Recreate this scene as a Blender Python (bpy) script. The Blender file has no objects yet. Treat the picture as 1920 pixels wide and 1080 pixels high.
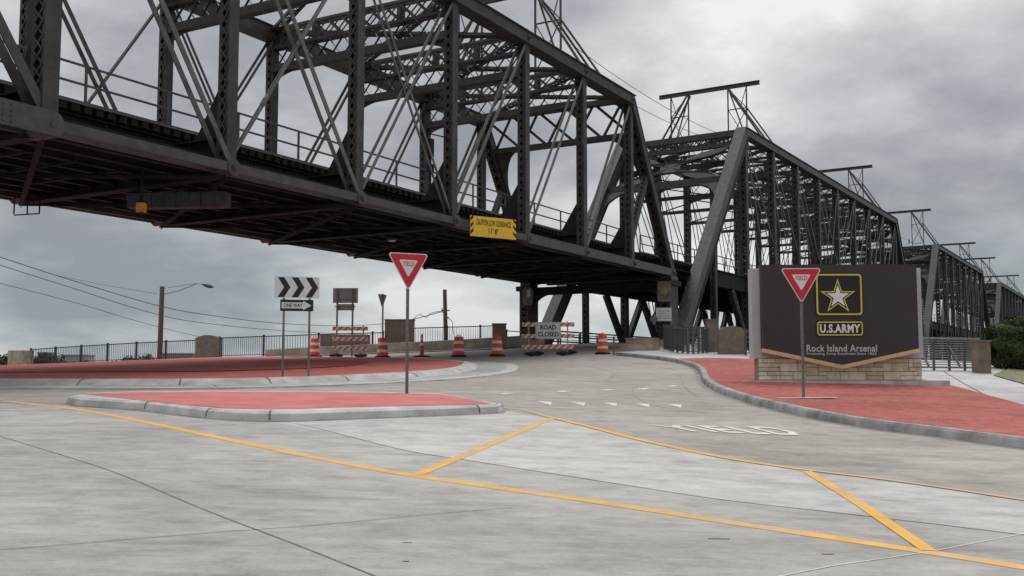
import bpy, math, random
import numpy as np
from mathutils import Vector, Matrix
R = math.radians
rnd = random.Random(7)
scene = bpy.context.scene
# ------------------------------------------------------------------ camera
F = 1900.0
PITCH = math.atan(160 / F)
cam = bpy.data.cameras.new('camera'); camo = bpy.data.objects.new('camera', cam)
scene.collection.objects.link(camo); scene.camera = camo
cam.sensor_width = 36.0; cam.lens = 36.0 * F / 1920
cam.clip_start = 0.1; cam.clip_end = 20000
camo.location = (0, 0, 0); camo.rotation_euler = (math.pi / 2 + PITCH, 0, 0)
# ------------------------------------------------------------------ world
SUN_EL, SUN_AZ = R(52), R(25)      # azimuth measured from +Y towards +X
world = bpy.data.worlds.new('World'); scene.world = world; world.use_nodes = True
nt = world.node_tree; nt.nodes.clear()
def N(t, typ, **kw):
    n = t.nodes.new(typ)
    for k, v in kw.items(): setattr(n, k, v)
    return n
wo = N(nt, 'ShaderNodeOutputWorld'); bg = N(nt, 'ShaderNodeBackground')
sky = N(nt, 'ShaderNodeTexSky', sky_type='NISHITA', sun_disc=False)
sky.sun_elevation = SUN_EL; sky.sun_rotation = SUN_AZ
tc = N(nt, 'ShaderNodeTexCoord'); sep = N(nt, 'ShaderNodeSeparateXYZ')
nt.links.new(tc.outputs['Generated'], sep.inputs[0])
def M_(op, a, b=None, c=None, t=None):
    t = t or nt
    n = N(t, 'ShaderNodeMath', operation=op)
    for i, v in enumerate((a, b, c)):
        if v is None: continue
        if isinstance(v, (int, float)): n.inputs[i].default_value = v
        else: t.links.new(v, n.inputs[i])
    return n.outputs[0]
def ramp(t, fac, stops, interp='LINEAR'):
    n = N(t, 'ShaderNodeValToRGB'); cr = n.color_ramp; cr.interpolation = interp
    while len(cr.elements) < len(stops): cr.elements.new(0.5)
    for e, (p, c) in zip(cr.elements, stops):
        e.position = p; e.color = (c[0], c[1], c[2], 1) if not isinstance(c, (int, float)) else (c, c, c, 1)
    t.links.new(fac, n.inputs[0]); return n.outputs[0]
zc_ = M_('MAXIMUM', sep.outputs[2], 0.0)
zd = M_('ADD', zc_, 0.30)
cx = M_('DIVIDE', sep.outputs[0], zd); cy = M_('DIVIDE', sep.outputs[1], zd)
comb = N(nt, 'ShaderNodeCombineXYZ'); nt.links.new(cx, comb.inputs[0]); nt.links.new(cy, comb.inputs[1])
mp = N(nt, 'ShaderNodeMapping'); nt.links.new(comb.outputs[0], mp.inputs[0]); mp.inputs['Location'].default_value = (5.0, 5.0, 0.4)
def noise(t, vec, scale, detail=5, rough=.5, dist=0.0):
    n = N(t, 'ShaderNodeTexNoise'); n.inputs['Scale'].default_value = scale
    n.inputs['Detail'].default_value = detail; n.inputs['Roughness'].default_value = rough
    n.inputs['Distortion'].default_value = dist
    t.links.new(vec, n.inputs['Vector']); return n.outputs[0]
n1 = noise(nt, mp.outputs[0], 1.25, 3, .42, .0)
n2 = noise(nt, mp.outputs[0], 3.6, 9, .60, .0)
nn = M_('ADD', M_('MULTIPLY', n1, .66), M_('MULTIPLY', n2, .34))
hi = ramp(nt, nn, [(.38, (.215, .22, .232)), (.45, (.30, .305, .315)), (.50, (.39, .392, .398)), (.55, (.48, .48, .482)), (.62, (.66, .66, .66))])
lo = ramp(nt, nn, [(.38, (.185, .222, .25)), (.46, (.26, .298, .325)), (.53, (.36, .388, .405)), (.61, (.48, .495, .505))])
el = ramp(nt, sep.outputs[2], [(.02, 0.0), (.16, 1.0)])
mixc = N(nt, 'ShaderNodeMix', data_type='RGBA'); nt.links.new(el, mixc.inputs['Factor'])
nt.links.new(lo, mixc.inputs[6]); nt.links.new(hi, mixc.inputs[7])
# overcast skies brighten towards the zenith
zen = M_('ADD', 1.0, M_('MULTIPLY', ramp(nt, sep.outputs[2], [(.38, 0.0), (.95, 1.0)]), 1.7))
vm = N(nt, 'ShaderNodeVectorMath', operation='SCALE'); nt.links.new(mixc.outputs[2], vm.inputs[0]); nt.links.new(zen, vm.inputs['Scale'])
skys = N(nt, 'ShaderNodeVectorMath', operation='SCALE'); nt.links.new(sky.outputs[0], skys.inputs[0]); skys.inputs['Scale'].default_value = 1.0
cs = N(nt, 'ShaderNodeVectorMath', operation='SCALE'); nt.links.new(vm.outputs[0], cs.inputs[0]); cs.inputs['Scale'].default_value = 10.0
mx2 = N(nt, 'ShaderNodeMix', data_type='RGBA'); mx2.inputs['Factor'].default_value = 0.93
nt.links.new(skys.outputs[0], mx2.inputs[6]); nt.links.new(cs.outputs[0], mx2.inputs[7])
nt.links.new(mx2.outputs[2], bg.inputs[0]); bg.inputs[1].default_value = 0.1
nt.links.new(bg.outputs[0], wo.inputs[0])
sl = bpy.data.lights.new('sun', 'SUN'); sl.energy = 1.1; sl.angle = R(25); sl.color = (1, .97, .93)
so = bpy.data.objects.new('sun', sl); scene.collection.objects.link(so)
sd = Vector((math.sin(SUN_AZ) * math.cos(SUN_EL), math.cos(SUN_AZ) * math.cos(SUN_EL), math.sin(SUN_EL)))
so.rotation_euler = sd.to_track_quat('Z', 'Y').to_euler()
scene.view_settings.view_transform = 'Standard'; scene.view_settings.look = 'None'
scene.view_settings.exposure = 0.42; scene.view_settings.gamma = 1
# ------------------------------------------------------------------ helpers
COL = scene.collection
class MB:
    def __init__(s): s.v = []; s.f = []
    def add(s, vs, fs):
        o = len(s.v); s.v += [tuple(v) for v in vs]; s.f += [tuple(i + o for i in f) for f in fs]
    def box(s, lo, hi):
        x0, y0, z0 = lo; x1, y1, z1 = hi
        s.add([(x0,y0,z0),(x1,y0,z0),(x1,y1,z0),(x0,y1,z0),(x0,y0,z1),(x1,y0,z1),(x1,y1,z1),(x0,y1,z1)],
              [(0,3,2,1),(4,5,6,7),(0,1,5,4),(1,2,6,5),(2,3,7,6),(3,0,4,7)])
    def beam(s, p, q, w, h, up=(0, 0, 1), off=(0, 0)):
        """box from p to q: w across, h along 'up'; off shifts along (side, up)"""
        p = Vector(p); q = Vector(q); a = (q - p)
        if a.length < 1e-6: return
        a.normalize(); up = Vector(up)
        if abs(a.dot(up.normalized())) > .99: up = Vector((1, 0, 0)) if abs(a.x) < .9 else Vector((0, 1, 0))
        sd_ = a.cross(up).normalized(); u = sd_.cross(a).normalized()
        p = p + sd_ * off[0] + u * off[1]; q = q + sd_ * off[0] + u * off[1]
        c = [sd_ * (i * w / 2) + u * (j * h / 2) for i, j in ((-1,-1),(1,-1),(1,1),(-1,1))]
        s.add([p + d for d in c] + [q + d for d in c], [(0,1,2,3),(7,6,5,4),(0,4,5,1),(1,5,6,2),(2,6,7,3),(3,7,4,0)])
    def laced(s, p, q, w, h, up=(1, 0, 0), t=.04, pitch=None, x=False, bar=.07, fl=.1, sides=(-1, 1)):
        """two plates +-w/2 apart (depth h along up) tied by lacing on the +-up faces"""
        p = Vector(p); q = Vector(q); a = q - p; L = a.length; a.normalize(); up = Vector(up)
        if abs(a.dot(up.normalized())) > .99: up = Vector((1, 0, 0)) if abs(a.x) < .9 else Vector((0, 1, 0))
        sd_ = a.cross(up).normalized(); u = sd_.cross(a).normalized()
        for k in (-1, 1):
            s.beam(p, q, t, h, u, (k * (w / 2 - t / 2), 0))
            for j in (-1, 1):
                s.beam(p, q, fl, t * .6, u, (k * (w / 2 - t - fl / 2), j * (h / 2 - t * .35)))
        pitch = pitch or w * .8; n = max(2, int(L / pitch)); st = L / n
        for j in sides:
            for i in range(n):
                k = 1 if i % 2 else -1
                A = p + a * (i * st) + sd_ * (k * (w / 2 - t * 1.6)) + u * (j * (h / 2 + .006))
                B = p + a * ((i + 1) * st) - sd_ * (k * (w / 2 - t * 1.6)) + u * (j * (h / 2 + .006))
                s.beam(A, B, bar, .014, u)
                if x:
                    A2 = A + sd_ * (-2 * k * (w / 2 - t * 1.6)) + u * (j * .015); B2 = B + sd_ * (2 * k * (w / 2 - t * 1.6)) + u * (j * .015)
                    s.beam(A2, B2, bar, .014, u)
    def girder(s, p, q, h, up=(0, 0, 1), n=None, ch=.12, bar=.06, w=.14, x=True):
        """flat lattice girder: chords h apart along up, X bars between"""
        p = Vector(p); q = Vector(q); a = q - p; L = a.length; a.normalize(); up = Vector(up)
        sd_ = a.cross(up).normalized(); u = sd_.cross(a).normalized()
        for k in (-1, 1): s.beam(p, q, w, ch, u, (0, k * (h / 2 - ch / 2)))
        n = n or max(2, int(round(L / h))); st = L / n
        for i in range(n):
            for k in ((-1, 1) if x else ((1,) if i % 2 else (-1,))):
                A = p + a * (i * st) + u * (k * (h / 2 - ch)); B = p + a * ((i + 1) * st) - u * (k * (h / 2 - ch))
                s.beam(A + sd_ * (k * .012), B + sd_ * (k * .012), .012, bar, u)
    def tube(s, pts, r, n=8, cap=True):
        pts = [Vector(p) for p in pts]; m = len(pts); rs = r if isinstance(r, (list, tuple)) else [r] * m
        o = len(s.v); prev = None
        for i, p in enumerate(pts):
            d = (pts[min(i + 1, m - 1)] - pts[max(i - 1, 0)]).normalized()
            if prev is None:
                ref = Vector((0, 0, 1)) if abs(d.z) < .9 else Vector((1, 0, 0)); x_ = d.cross(ref).normalized()
            else: x_ = (prev - d * prev.dot(d)).normalized()
            prev = x_; y_ = d.cross(x_)
            for k in range(n):
                an = 2 * math.pi * k / n; s.v.append(tuple(p + x_ * (math.cos(an) * rs[i]) + y_ * (math.sin(an) * rs[i])))
        for i in range(m - 1):
            for k in range(n):
                a = o + i * n + k; b = o + i * n + (k + 1) % n; s.f.append((a, b, b + n, a + n))
        if cap:
            s.f.append(tuple(o + k for k in range(n))[::-1]); s.f.append(tuple(o + (m - 1) * n + k for k in range(n)))
    def lathe(s, prof, c=(0, 0, 0), n=20):
        o = len(s.v); m = len(prof)
        for r, z in prof:
            for k in range(n):
                an = 2 * math.pi * k / n; s.v.append((c[0] + r * math.cos(an), c[1] + r * math.sin(an), c[2] + z))
        for i in range(m - 1):
            for k in range(n):
                a = o + i * n + k; b = o + i * n + (k + 1) % n; s.f.append((a, b, b + n, a + n))
        s.f.append(tuple(o + k for k in range(n))[::-1]); s.f.append(tuple(o + (m - 1) * n + k for k in range(n)))
    def prism(s, poly, d0, d1, fn=None):
        """extrude 2d polygon (x,z) from y=d0 to y=d1"""
        n = len(poly); fn = fn or (lambda x, y, z: (x, y, z)); o = len(s.v)
        s.v += [fn(x, d0, z) for x, z in poly] + [fn(x, d1, z) for x, z in poly]
        s.f.append(tuple(range(o, o + n))); s.f.append(tuple(range(o + 2 * n - 1, o + n - 1, -1)))
        for i in range(n):
            j = (i + 1) % n; s.f.append((o + j, o + i, o + n + i, o + n + j))
    def cyl(s, p, q, r, n=14): s.tube([p, q], r, n)
def tag(o, label=None, cat=None, group=None, kind=None):
    if label: o['label'] = label
    if cat: o['category'] = cat
    if group: o['group'] = group
    if kind: o['kind'] = kind
    return o
def build(name, mb, mat, parent=None, smooth=False, loc=None):
    me = bpy.data.meshes.new(name); me.from_pydata(mb.v, [], mb.f); me.update()
    if mat: me.materials.append(mat)
    if smooth:
        me.polygons.foreach_set('use_smooth', [True] * len(me.polygons))
        try: me.set_sharp_from_angle(angle=R(40))
        except Exception: pass
    o = bpy.data.objects.new(name, me); COL.objects.link(o)
    if parent: o.parent = parent
    if loc: o.location = loc
    return o
def empty(name, loc, rz=0, **kw):
    o = bpy.data.objects.new(name, None); COL.objects.link(o); o.location = loc; o.rotation_euler = (0, 0, rz)
    o.empty_display_size = .3
    return tag(o, **kw)
def kids(o): return [c for c in bpy.data.objects if c.parent == o]
def copy_tree(o, parent=None):
    c = o.copy(); COL.objects.link(c); c.parent = parent
    for ch in kids(o): copy_tree(ch, c)
    return c
def text_mesh(txt, w, h, mat, name, parent, bold=0.0, spacing=1.0):
    """flat lettering in the x-z plane fitted to w x h, centred, facing -y"""
    cu = bpy.data.curves.new('t', 'FONT'); cu.body = txt; cu.offset = bold; cu.space_character = spacing; cu.resolution_u = 3
    to = bpy.data.objects.new('t', cu); COL.objects.link(to)
    bpy.context.view_layer.update()
    me = bpy.data.meshes.new_from_object(to.evaluated_get(bpy.context.evaluated_depsgraph_get()))
    bpy.data.objects.remove(to); bpy.data.curves.remove(cu)
    co = np.array([v.co[:] for v in me.vertices]); mn = co.min(0); mxx = co.max(0)
    for v in me.vertices:
        x = ((v.co.x - mn[0]) / (mxx[0] - mn[0]) - .5) * w; z = ((v.co.y - mn[1]) / (mxx[1] - mn[1]) - .5) * h
        v.co = (x, 0, z)
    me.materials.append(mat); me.name = name
    o = bpy.data.objects.new(name, me); COL.objects.link(o); o.parent = parent
    return o
# ------------------------------------------------------------------ materials
def mat(name, base, rough=.7, var=.15, scale=3.0, metal=0.0, spec=.4, bump=0.0, bscale=30, col2=None, det=6, stretch=None, lo=.35, hi=.65):
    m = bpy.data.materials.new(name); m.use_nodes = True; t = m.node_tree; b = t.nodes['Principled BSDF']
    tc = N(t, 'ShaderNodeTexCoord'); mp = N(t, 'ShaderNodeMapping'); t.links.new(tc.outputs['Object'], mp.inputs[0])
    if stretch: mp.inputs['Scale'].default_value = stretch
    f = noise(t, mp.outputs[0], scale, det, .6)
    c1 = tuple(x * (1 - var) for x in base); c2 = col2 or tuple(min(1, x * (1 + var)) for x in base)
    t.links.new(ramp(t, f, [(lo, c1), (hi, c2)]), b.inputs['Base Color'])
    b.inputs['Roughness'].default_value = rough; b.inputs['Metallic'].default_value = metal
    b.inputs['Specular IOR Level'].default_value = spec
    if bump:
        bn = N(t, 'ShaderNodeBump'); bn.inputs['Strength'].default_value = bump; bn.inputs['Distance'].default_value = .02
        t.links.new(noise(t, mp.outputs[0], bscale, 4, .6), bn.inputs['Height']); t.links.new(bn.outputs[0], b.inputs['Normal'])
    return m
def concrete_mat(name, base, warm=1.0):
    m = bpy.data.materials.new(name); m.use_nodes = True; t = m.node_tree; b = t.nodes['Principled BSDF']
    tc = N(t, 'ShaderNodeTexCoord')
    def mapped(sc, rot=0):
        mp = N(t, 'ShaderNodeMapping'); t.links.new(tc.outputs['Object'], mp.inputs[0])
        mp.inputs['Scale'].default_value = sc; mp.inputs['Rotation'].default_value = (0, 0, rot); return mp.outputs[0]
    big = noise(t, mapped((1, 1, 1)), .16, 4, .55, .4)
    mid = noise(t, mapped((.65, 1.5, 1), R(-14)), 1.1, 9, .70, .3)     # tyre and broom streaks
    streak = noise(t, mapped((.42, 2.3, 1), R(-12)), 2.6, 10, .80, .5)
    fine = noise(t, mapped((1, 1, 1)), 28, 4, .7)
    stain = noise(t, mapped((.5, 1, 1), R(20)), .55, 8, .7, 1.2)
    s = M_('ADD', M_('ADD', M_('MULTIPLY', big, .55, t=t), M_('MULTIPLY', mid, .40, t=t), t=t), M_('ADD', M_('MULTIPLY', streak, .42, t=t), M_('MULTIPLY', fine, .22, t=t), t=t), t=t)
    g = ramp(t, M_('DIVIDE', s, 1.59, t=t), [(.36, tuple(x * .62 for x in base)), (.47, tuple(x * .90 for x in base)), (.55, tuple(x * 1.08 for x in base)), (.66, tuple(min(1, x * 1.30) for x in base))])
    d = ramp(t, stain, [(.50, 1.0), (.60, .88), (.74, .70)])
    iso = noise(t, mapped((1, 1.3, 1), R(35)), 2.2, 10, .72, .2); d3 = ramp(t, iso, [(.34, .78), (.5, 1.0), (.66, 1.14)])
    spk = noise(t, mapped((1, 1, 1)), 75, 2, .8); d4 = ramp(t, spk, [(.26, .72), (.40, 1.0), (.62, 1.0), (.74, 1.14)])
    tyre = noise(t, mapped((.10, 1.5, 1), R(-17)), .8, 3, .5, .6); d5 = ramp(t, tyre, [(.46, 1.0), (.52, .93), (.58, 1.0)])
    for dd in (d3, d4, d5):
        q_ = N(t, 'ShaderNodeMix', data_type='RGBA', blend_type='MULTIPLY'); q_.inputs['Factor'].default_value = 1
        t.links.new(d, q_.inputs[6]); t.links.new(dd, q_.inputs[7]); d = q_.outputs[2]
    vm = N(t, 'ShaderNodeMix', data_type='RGBA', blend_type='MULTIPLY'); vm.inputs['Factor'].default_value = 1
    t.links.new(g, vm.inputs[6]); t.links.new(d, vm.inputs[7])
    t.links.new(vm.outputs[2], b.inputs['Base Color']); b.inputs['Roughness'].default_value = .85
    b.inputs['Specular IOR Level'].default_value = .18
    bn = N(t, 'ShaderNodeBump'); bn.inputs['Strength'].default_value = .25; bn.inputs['Distance'].default_value = .01
    t.links.new(fine, bn.inputs['Height']); t.links.new(bn.outputs[0], b.inputs['Normal'])
    return m
def brick_mat(name, c1, c2, mortar, scale=5.0, rot=0.4):
    m = bpy.data.materials.new(name); m.use_nodes = True; t = m.node_tree; b = t.nodes['Principled BSDF']
    tc = N(t, 'ShaderNodeTexCoord'); mp = N(t, 'ShaderNodeMapping'); t.links.new(tc.outputs['Object'], mp.inputs[0]); mp.inputs['Rotation'].default_value = (0, 0, rot)
    br = N(t, 'ShaderNodeTexBrick'); t.links.new(mp.outputs[0], br.inputs['Vector'])
    br.inputs['Color1'].default_value = (*c1, 1); br.inputs['Color2'].default_value = (*c2, 1); br.inputs['Mortar'].default_value = (*mortar, 1)
    br.inputs['Scale'].default_value = scale; br.inputs['Mortar Size'].default_value = .012; br.inputs['Brick Width'].default_value = .5; br.inputs['Row Height'].default_value = .25
    f = noise(t, tc.outputs['Object'], .5, 6, .65, .5); d = ramp(t, f, [(.35, .78), (.5, .97), (.68, 1.18)])
    f2 = noise(t, tc.outputs['Object'], 5, 8, .75); d2 = ramp(t, f2, [(.34, .74), (.5, 1.0), (.66, 1.22)])
    v1 = N(t, 'ShaderNodeMix', data_type='RGBA', blend_type='MULTIPLY'); v1.inputs['Factor'].default_value = 1
    v2 = N(t, 'ShaderNodeMix', data_type='RGBA', blend_type='MULTIPLY'); v2.inputs['Factor'].default_value = 1
    t.links.new(br.outputs[0], v1.inputs[6]); t.links.new(d, v1.inputs[7]); t.links.new(v1.outputs[2], v2.inputs[6]); t.links.new(d2, v2.inputs[7])
    t.links.new(v2.outputs[2], b.inputs['Base Color']); b.inputs['Roughness'].default_value = .9; b.inputs['Specular IOR Level'].default_value = .12
    return m
CONC = concrete_mat('concrete_road', (.37, .355, .335))
CONC_L = concrete_mat('concrete_light', (.46, .45, .425))
CONC_T = concrete_mat('concrete_worn_lane', (.345, .32, .29))
CONC_W = concrete_mat('concrete_walk', (.46, .45, .43))
KERB = mat('kerb_concrete', (.47, .46, .44), .9, .22, 2.2, bump=.5, bscale=25, det=9, spec=.15)
KERB_D = mat('kerb_weathered', (.29, .285, .275), .9, .35, 2.2, bump=.5, bscale=25, det=9, spec=.15)
RED = brick_mat('red_paving', (.42, .130, .112), (.30, .086, .075), (.20, .090, .078), 3.4)
PINK2 = mat('pink_stamped_concrete', (.50, .175, .170), .9, .14, 1.3, bump=.35, spec=.12, det=10)
PINK = mat('red_stamped_concrete', (.42, .122, .110), .9, .13, 1.6, bump=.35, spec=.12, det=9)
REDM = mat('red_stamped_dull', (.285, .080, .072), .9, .16, 1.1, bump=.35, spec=.12, det=9)
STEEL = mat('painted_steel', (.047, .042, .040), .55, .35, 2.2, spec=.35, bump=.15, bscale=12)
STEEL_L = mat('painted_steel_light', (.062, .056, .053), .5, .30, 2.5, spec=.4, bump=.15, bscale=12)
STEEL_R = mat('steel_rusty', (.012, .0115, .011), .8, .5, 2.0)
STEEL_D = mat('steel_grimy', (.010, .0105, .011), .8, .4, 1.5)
BAR = mat('eyebar_steel', (.105, .098, .092), .45, .30, 3.0, spec=.45)
FAR = mat('painted_steel_weathered', (.058, .054, .052), .6, .35, 1.2, spec=.3, stretch=(1, 1, .3))
ENDP = mat('end_post_streaked', (.034, .032, .031), .45, .2, 3.0, spec=.5, stretch=(2, 2, .25), col2=(.085, .082, .08), lo=.45, hi=.72)
TIE = mat('tie_timber', (.016, .013, .011), .9, .4, 6)
GALV = mat('galvanised', (.30, .30, .30), .5, .2, 12, metal=.3)
POSTM = mat('sign_post_steel', (.16, .155, .15), .55, .25, 10, metal=.2)
BLACK = mat('black_paint', (.02, .021, .024), .5, .2, 8)
FENCE = mat('fence_paint', (.028, .033, .040), .5, .2, 8)
RAILG = mat('grey_rail_paint', (.085, .085, .088), .55, .2, 8)
RAILG2 = mat('light_rail_paint', (.24, .24, .25), .5, .2, 8)
WHITE = mat('white_sheeting', (.68, .68, .68), .5, .05, 5)
WHITE2 = mat('white_dirty', (.60, .59, .56), .6, .18, 6)
YRED = mat('sign_red', (.52, .018, .040), .4, .06, 6)
SBLK = mat('sign_black', (.018, .018, .020), .5, .1, 6)
SBACK = mat('sign_back_aluminium', (.26, .245, .225), .55, .12, 8)
ORANGE = mat('barrel_orange', (.72, .085, .030), .5, .12, 5)
BOARDO = mat('barricade_orange', (.66, .12, .05), .6, .2, 8)
BOARDW = mat('barricade_white', (.62, .58, .50), .6, .15, 8)
RUBBER = mat('rubber', (.018, .018, .018), .8, .2, 10)
YEL = mat('sign_yellow', (.78, .50, .04), .5, .1, 6)
LINE_Y = mat('paint_yellow', (.62, .335, .055), .8, .16, 2.5, col2=(.66, .38, .10), lo=.3, hi=.7)
LINE_W = mat('paint_white', (.66, .65, .62), .8, .15, 4)
def worn(name, col, under, thr=(.50, .66)):
    m = mat(name, col, .85, .12, 3, spec=.15); t = m.node_tree; b = t.nodes['Principled BSDF']; src = b.inputs['Base Color'].links[0].from_socket
    tc = N(t, 'ShaderNodeTexCoord'); f1 = noise(t, tc.outputs['Object'], 9, 9, .78, .6); f2 = noise(t, tc.outputs['Object'], .9, 4, .6)
    k = ramp(t, M_('ADD', M_('MULTIPLY', f1, .6, t=t), M_('MULTIPLY', f2, .4, t=t), t=t), [(thr[0], 0.0), (thr[1], 1.0)])
    mx = N(t, 'ShaderNodeMix', data_type='RGBA'); t.links.new(k, mx.inputs['Factor']); t.links.new(src, mx.inputs[6]); mx.inputs[7].default_value = (*under, 1)
    t.links.new(mx.outputs[2], b.inputs['Base Color']); return m
LINE_Y = worn('paint_yellow', (.66, .37, .085), (.40, .37, .31), (.47, .66)); LINE_W = worn('paint_white', (.62, .61, .58), (.36, .34, .31), (.50, .66))
LINE_P = worn('paint_yellow_faded', (.56, .36, .15), (.40, .36, .30), (.42, .60))
JOINT = mat('joint_dark', (.13, .125, .12), .9, .3, 5)
JOINT_W = mat('joint_pale', (.52, .51, .49), .9, .15, 5)
SKID = mat('tyre_mark', (.22, .21, .20), .9, .15, 5)
BROWNC = mat('brown_concrete', (.19, .150, .122), .85, .22, 3, bump=.4, bscale=25)
TAN = mat('tan_concrete', (.38, .325, .26), .85, .25, 1.6, bump=.4, bscale=20)
STONE_T = mat('tan_stone_cap', (.34, .28, .21), .85, .2, 3, bump=.3)
WOOD = mat('pole_wood', (.16, .10, .075), .85, .3, 4, stretch=(6, 6, .6))
WIREM = mat('wire', (.05, .05, .055), .6, .1, 3)
PANEL = mat('sign_panel_dark', (.038, .031, .030), .42, .08, 2, spec=.4)
PANELG = mat('sign_panel_grey', (.47, .465, .475), .5, .05, 3)
GOLD = mat('gold_trim', (.60, .44, .26), .5, .10, 6)
SYEL = mat('emblem_yellow', (.62, .55, .06), .5, .05, 6)
SWHT = mat('emblem_white', (.75, .75, .78), .5, .05, 6)
LETG = mat('letter_grey', (.50, .50, .50), .5, .05, 6)
GRASS = mat('grass_ground', (.17, .165, .09), .95, .35, 8)
EARTH = mat('earth_bank', (.09, .085, .06), .95, .35, 1)
# ------------------------------------------------------------------ terrain
ctrl = [(0,0,-1.43),(0,6,-1.18),(-2.3,22.1,-.58),(6.7,23.2,-.70),(-6.2,29.2,-.26),(-2.7,51.4,.86),(-.75,51,.90),(1.7,46.3,.85),(4.5,50,1.0),
        (-10.9,56,.94),(-6.7,52.8,.9),(-24.5,61,.60),(-14,56.5,.98),(9,28,-.42),(17.7,38,0.0),(9.4,59,1.45),(9.8,45,.87),(-12.7,25.1,-.27),(1,64,1.65),(-30,30,-.4),(-24,46,.10),(-19.5,49.5,.40),(-33,66,.35)]
A = np.array([[1, y, x, x * y, y * y, x * x] for x, y, z in ctrl]); Zc = np.array([c[2] for c in ctrl])
G = np.linalg.lstsq(A, Zc, rcond=None)[0]
def sclamp(v, a, b): return min(max(v, a), b)
def g(x, y):
    x = sclamp(x, -38, 26); y = sclamp(y, -12, 66)
    return float(G[0] + G[1]*y + G[2]*x + G[3]*x*y + G[4]*y*y + G[5]*x*x)
ct, st = math.cos(PITCH), math.sin(PITCH)
def ray(px, py):
    a = (px - 960) / F; b = (540 - py) / F
    return Vector((a, ct - b * st, st + b * ct))
def at(px, py, off=0.0):
    d = ray(px, py); lo, hi = 1.0, 200.0; t = lo; prev = lo
    while t < hi:
        p = d * t
        if p.z <= g(p.x, p.y) + off: break
        prev = t; t += .25
    a, b = prev, t
    for _ in range(25):
        m = (a + b) / 2; p = d * m
        if p.z <= g(p.x, p.y) + off: b = m
        else: a = m
    p = d * b
    return Vector((p.x, p.y, p.z - off))
def atY(px, py, Y):
    d = ray(px, py); return d * (Y / d.y)
def spl(pts, n=6, closed=False):
    P = [Vector(p) for p in pts]; out = []; m = len(P)
    for i in range(m if closed else m - 1):
        p0 = P[(i - 1) % m] if closed or i > 0 else P[0]; p1 = P[i]; p2 = P[(i + 1) % m]
        p3 = P[(i + 2) % m] if closed or i + 2 < m else P[-1]
        for k in range(n):
            t = k / n
            out.append(.5 * ((2 * p1) + (-p0 + p2) * t + (2*p0 - 5*p1 + 4*p2 - p3) * t*t + (-p0 + 3*p1 - 3*p2 + p3) * t**3))
    if not closed: out.append(P[-1])
    return out
def ribbon(mb, pts, w, off, sub=.8):
    """a painted strip of constant width w following the ground"""
    P = [pts[0]]
    for a, b in zip(pts, pts[1:]):
        n = max(1, int((Vector(b) - Vector(a)).length / sub))
        for k in range(1, n + 1): P.append(Vector(a).lerp(Vector(b), k / n))
    vs = []
    for i, p in enumerate(P):
        d = (P[min(i + 1, len(P) - 1)] - P[max(i - 1, 0)]); d.z = 0; d.normalize(); nrm = Vector((-d.y, d.x, 0))
        ww = w[0] + (w[1] - w[0]) * i / (len(P) - 1) if isinstance(w, tuple) else w
        for k in (-1, 1):
            q = p + nrm * (k * ww / 2); vs.append((q.x, q.y, g(q.x, q.y) + off))
    mb.add(vs, [(2*i, 2*i+1, 2*i+3, 2*i+2) for i in range(len(P) - 1)])
def area2(P): return sum(P[i].x * P[(i+1) % len(P)].y - P[(i+1) % len(P)].x * P[i].y for i in range(len(P)))
def inset(P, d):
    s = 1 if area2(P) > 0 else -1; out = []; n = len(P)
    for i in range(n):
        a = P[i] - P[i-1]; b = P[(i+1) % n] - P[i]; a.z = b.z = 0
        if a.length < 1e-6: a = b
        a.normalize(); b.normalize(); t = (a + b).normalized(); nn_ = Vector((-t.y, t.x, 0)) * s
        k = max(.5, nn_.dot(Vector((-a.y, a.x, 0)) * s)); out.append(P[i] + nn_ * (d / k))
    return out
def fill(mb, P, hfun, res=1.2):
    """triangulated sheet inside polygon P, following hfun(x,y)"""
    from mathutils.geometry import delaunay_2d_cdt
    n = len(P); pts = [Vector((p.x, p.y)) for p in P]; edges = [(i, (i+1) % n) for i in range(n)]
    xs = [p.x for p in P]; ys = [p.y for p in P]
    def inside(x, y):
        c = False
        for i in range(n):
            a, b = P[i], P[(i+1) % n]
            if (a.y > y) != (b.y > y) and x < (b.x - a.x) * (y - a.y) / (b.y - a.y) + a.x: c = not c
        return c
    x = min(xs) + res * .37
    while x < max(xs):
        y = min(ys) + res * .41
        while y < max(ys):
            if inside(x, y): pts.append(Vector((x, y)))
            y += res
        x += res
    vs, _, fs, _, _, _ = delaunay_2d_cdt(pts, edges, [], 1, 1e-4)
    fs = [tuple(f) for f in fs if inside(sum(vs[i].x for i in f) / len(f), sum(vs[i].y for i in f) / len(f))]
    mb.add([(v.x, v.y, hfun(v.x, v.y)) for v in vs], fs)
def kerb(mb, P, h, slope, top, base=-.15):
    """closed raised kerb: outer base P, sloping face, flat top"""
    Q = inset(P, slope); Q2 = inset(P, slope + top); n = len(P); vs = []
    S = inset(P, slope * .12)
    for p, s_, q, r in zip(P, S, Q, Q2):
        vs += [(p.x, p.y, g(p.x, p.y) + base), (p.x, p.y, g(p.x, p.y) + .012), (s_.x*.6 + q.x*.4, s_.y*.6 + q.y*.4, g(q.x, q.y) + h * .72), (q.x, q.y, g(q.x, q.y) + h), (r.x, r.y, g(r.x, r.y) + h), (r.x, r.y, g(r.x, r.y) + base)]
    fs = []
    for i in range(n):
        j = (i + 1) % n
        for k in range(5): fs.append((6*i + k, 6*j + k, 6*j + k + 1, 6*i + k + 1))
    mb.add(vs, fs); return Q2
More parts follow.
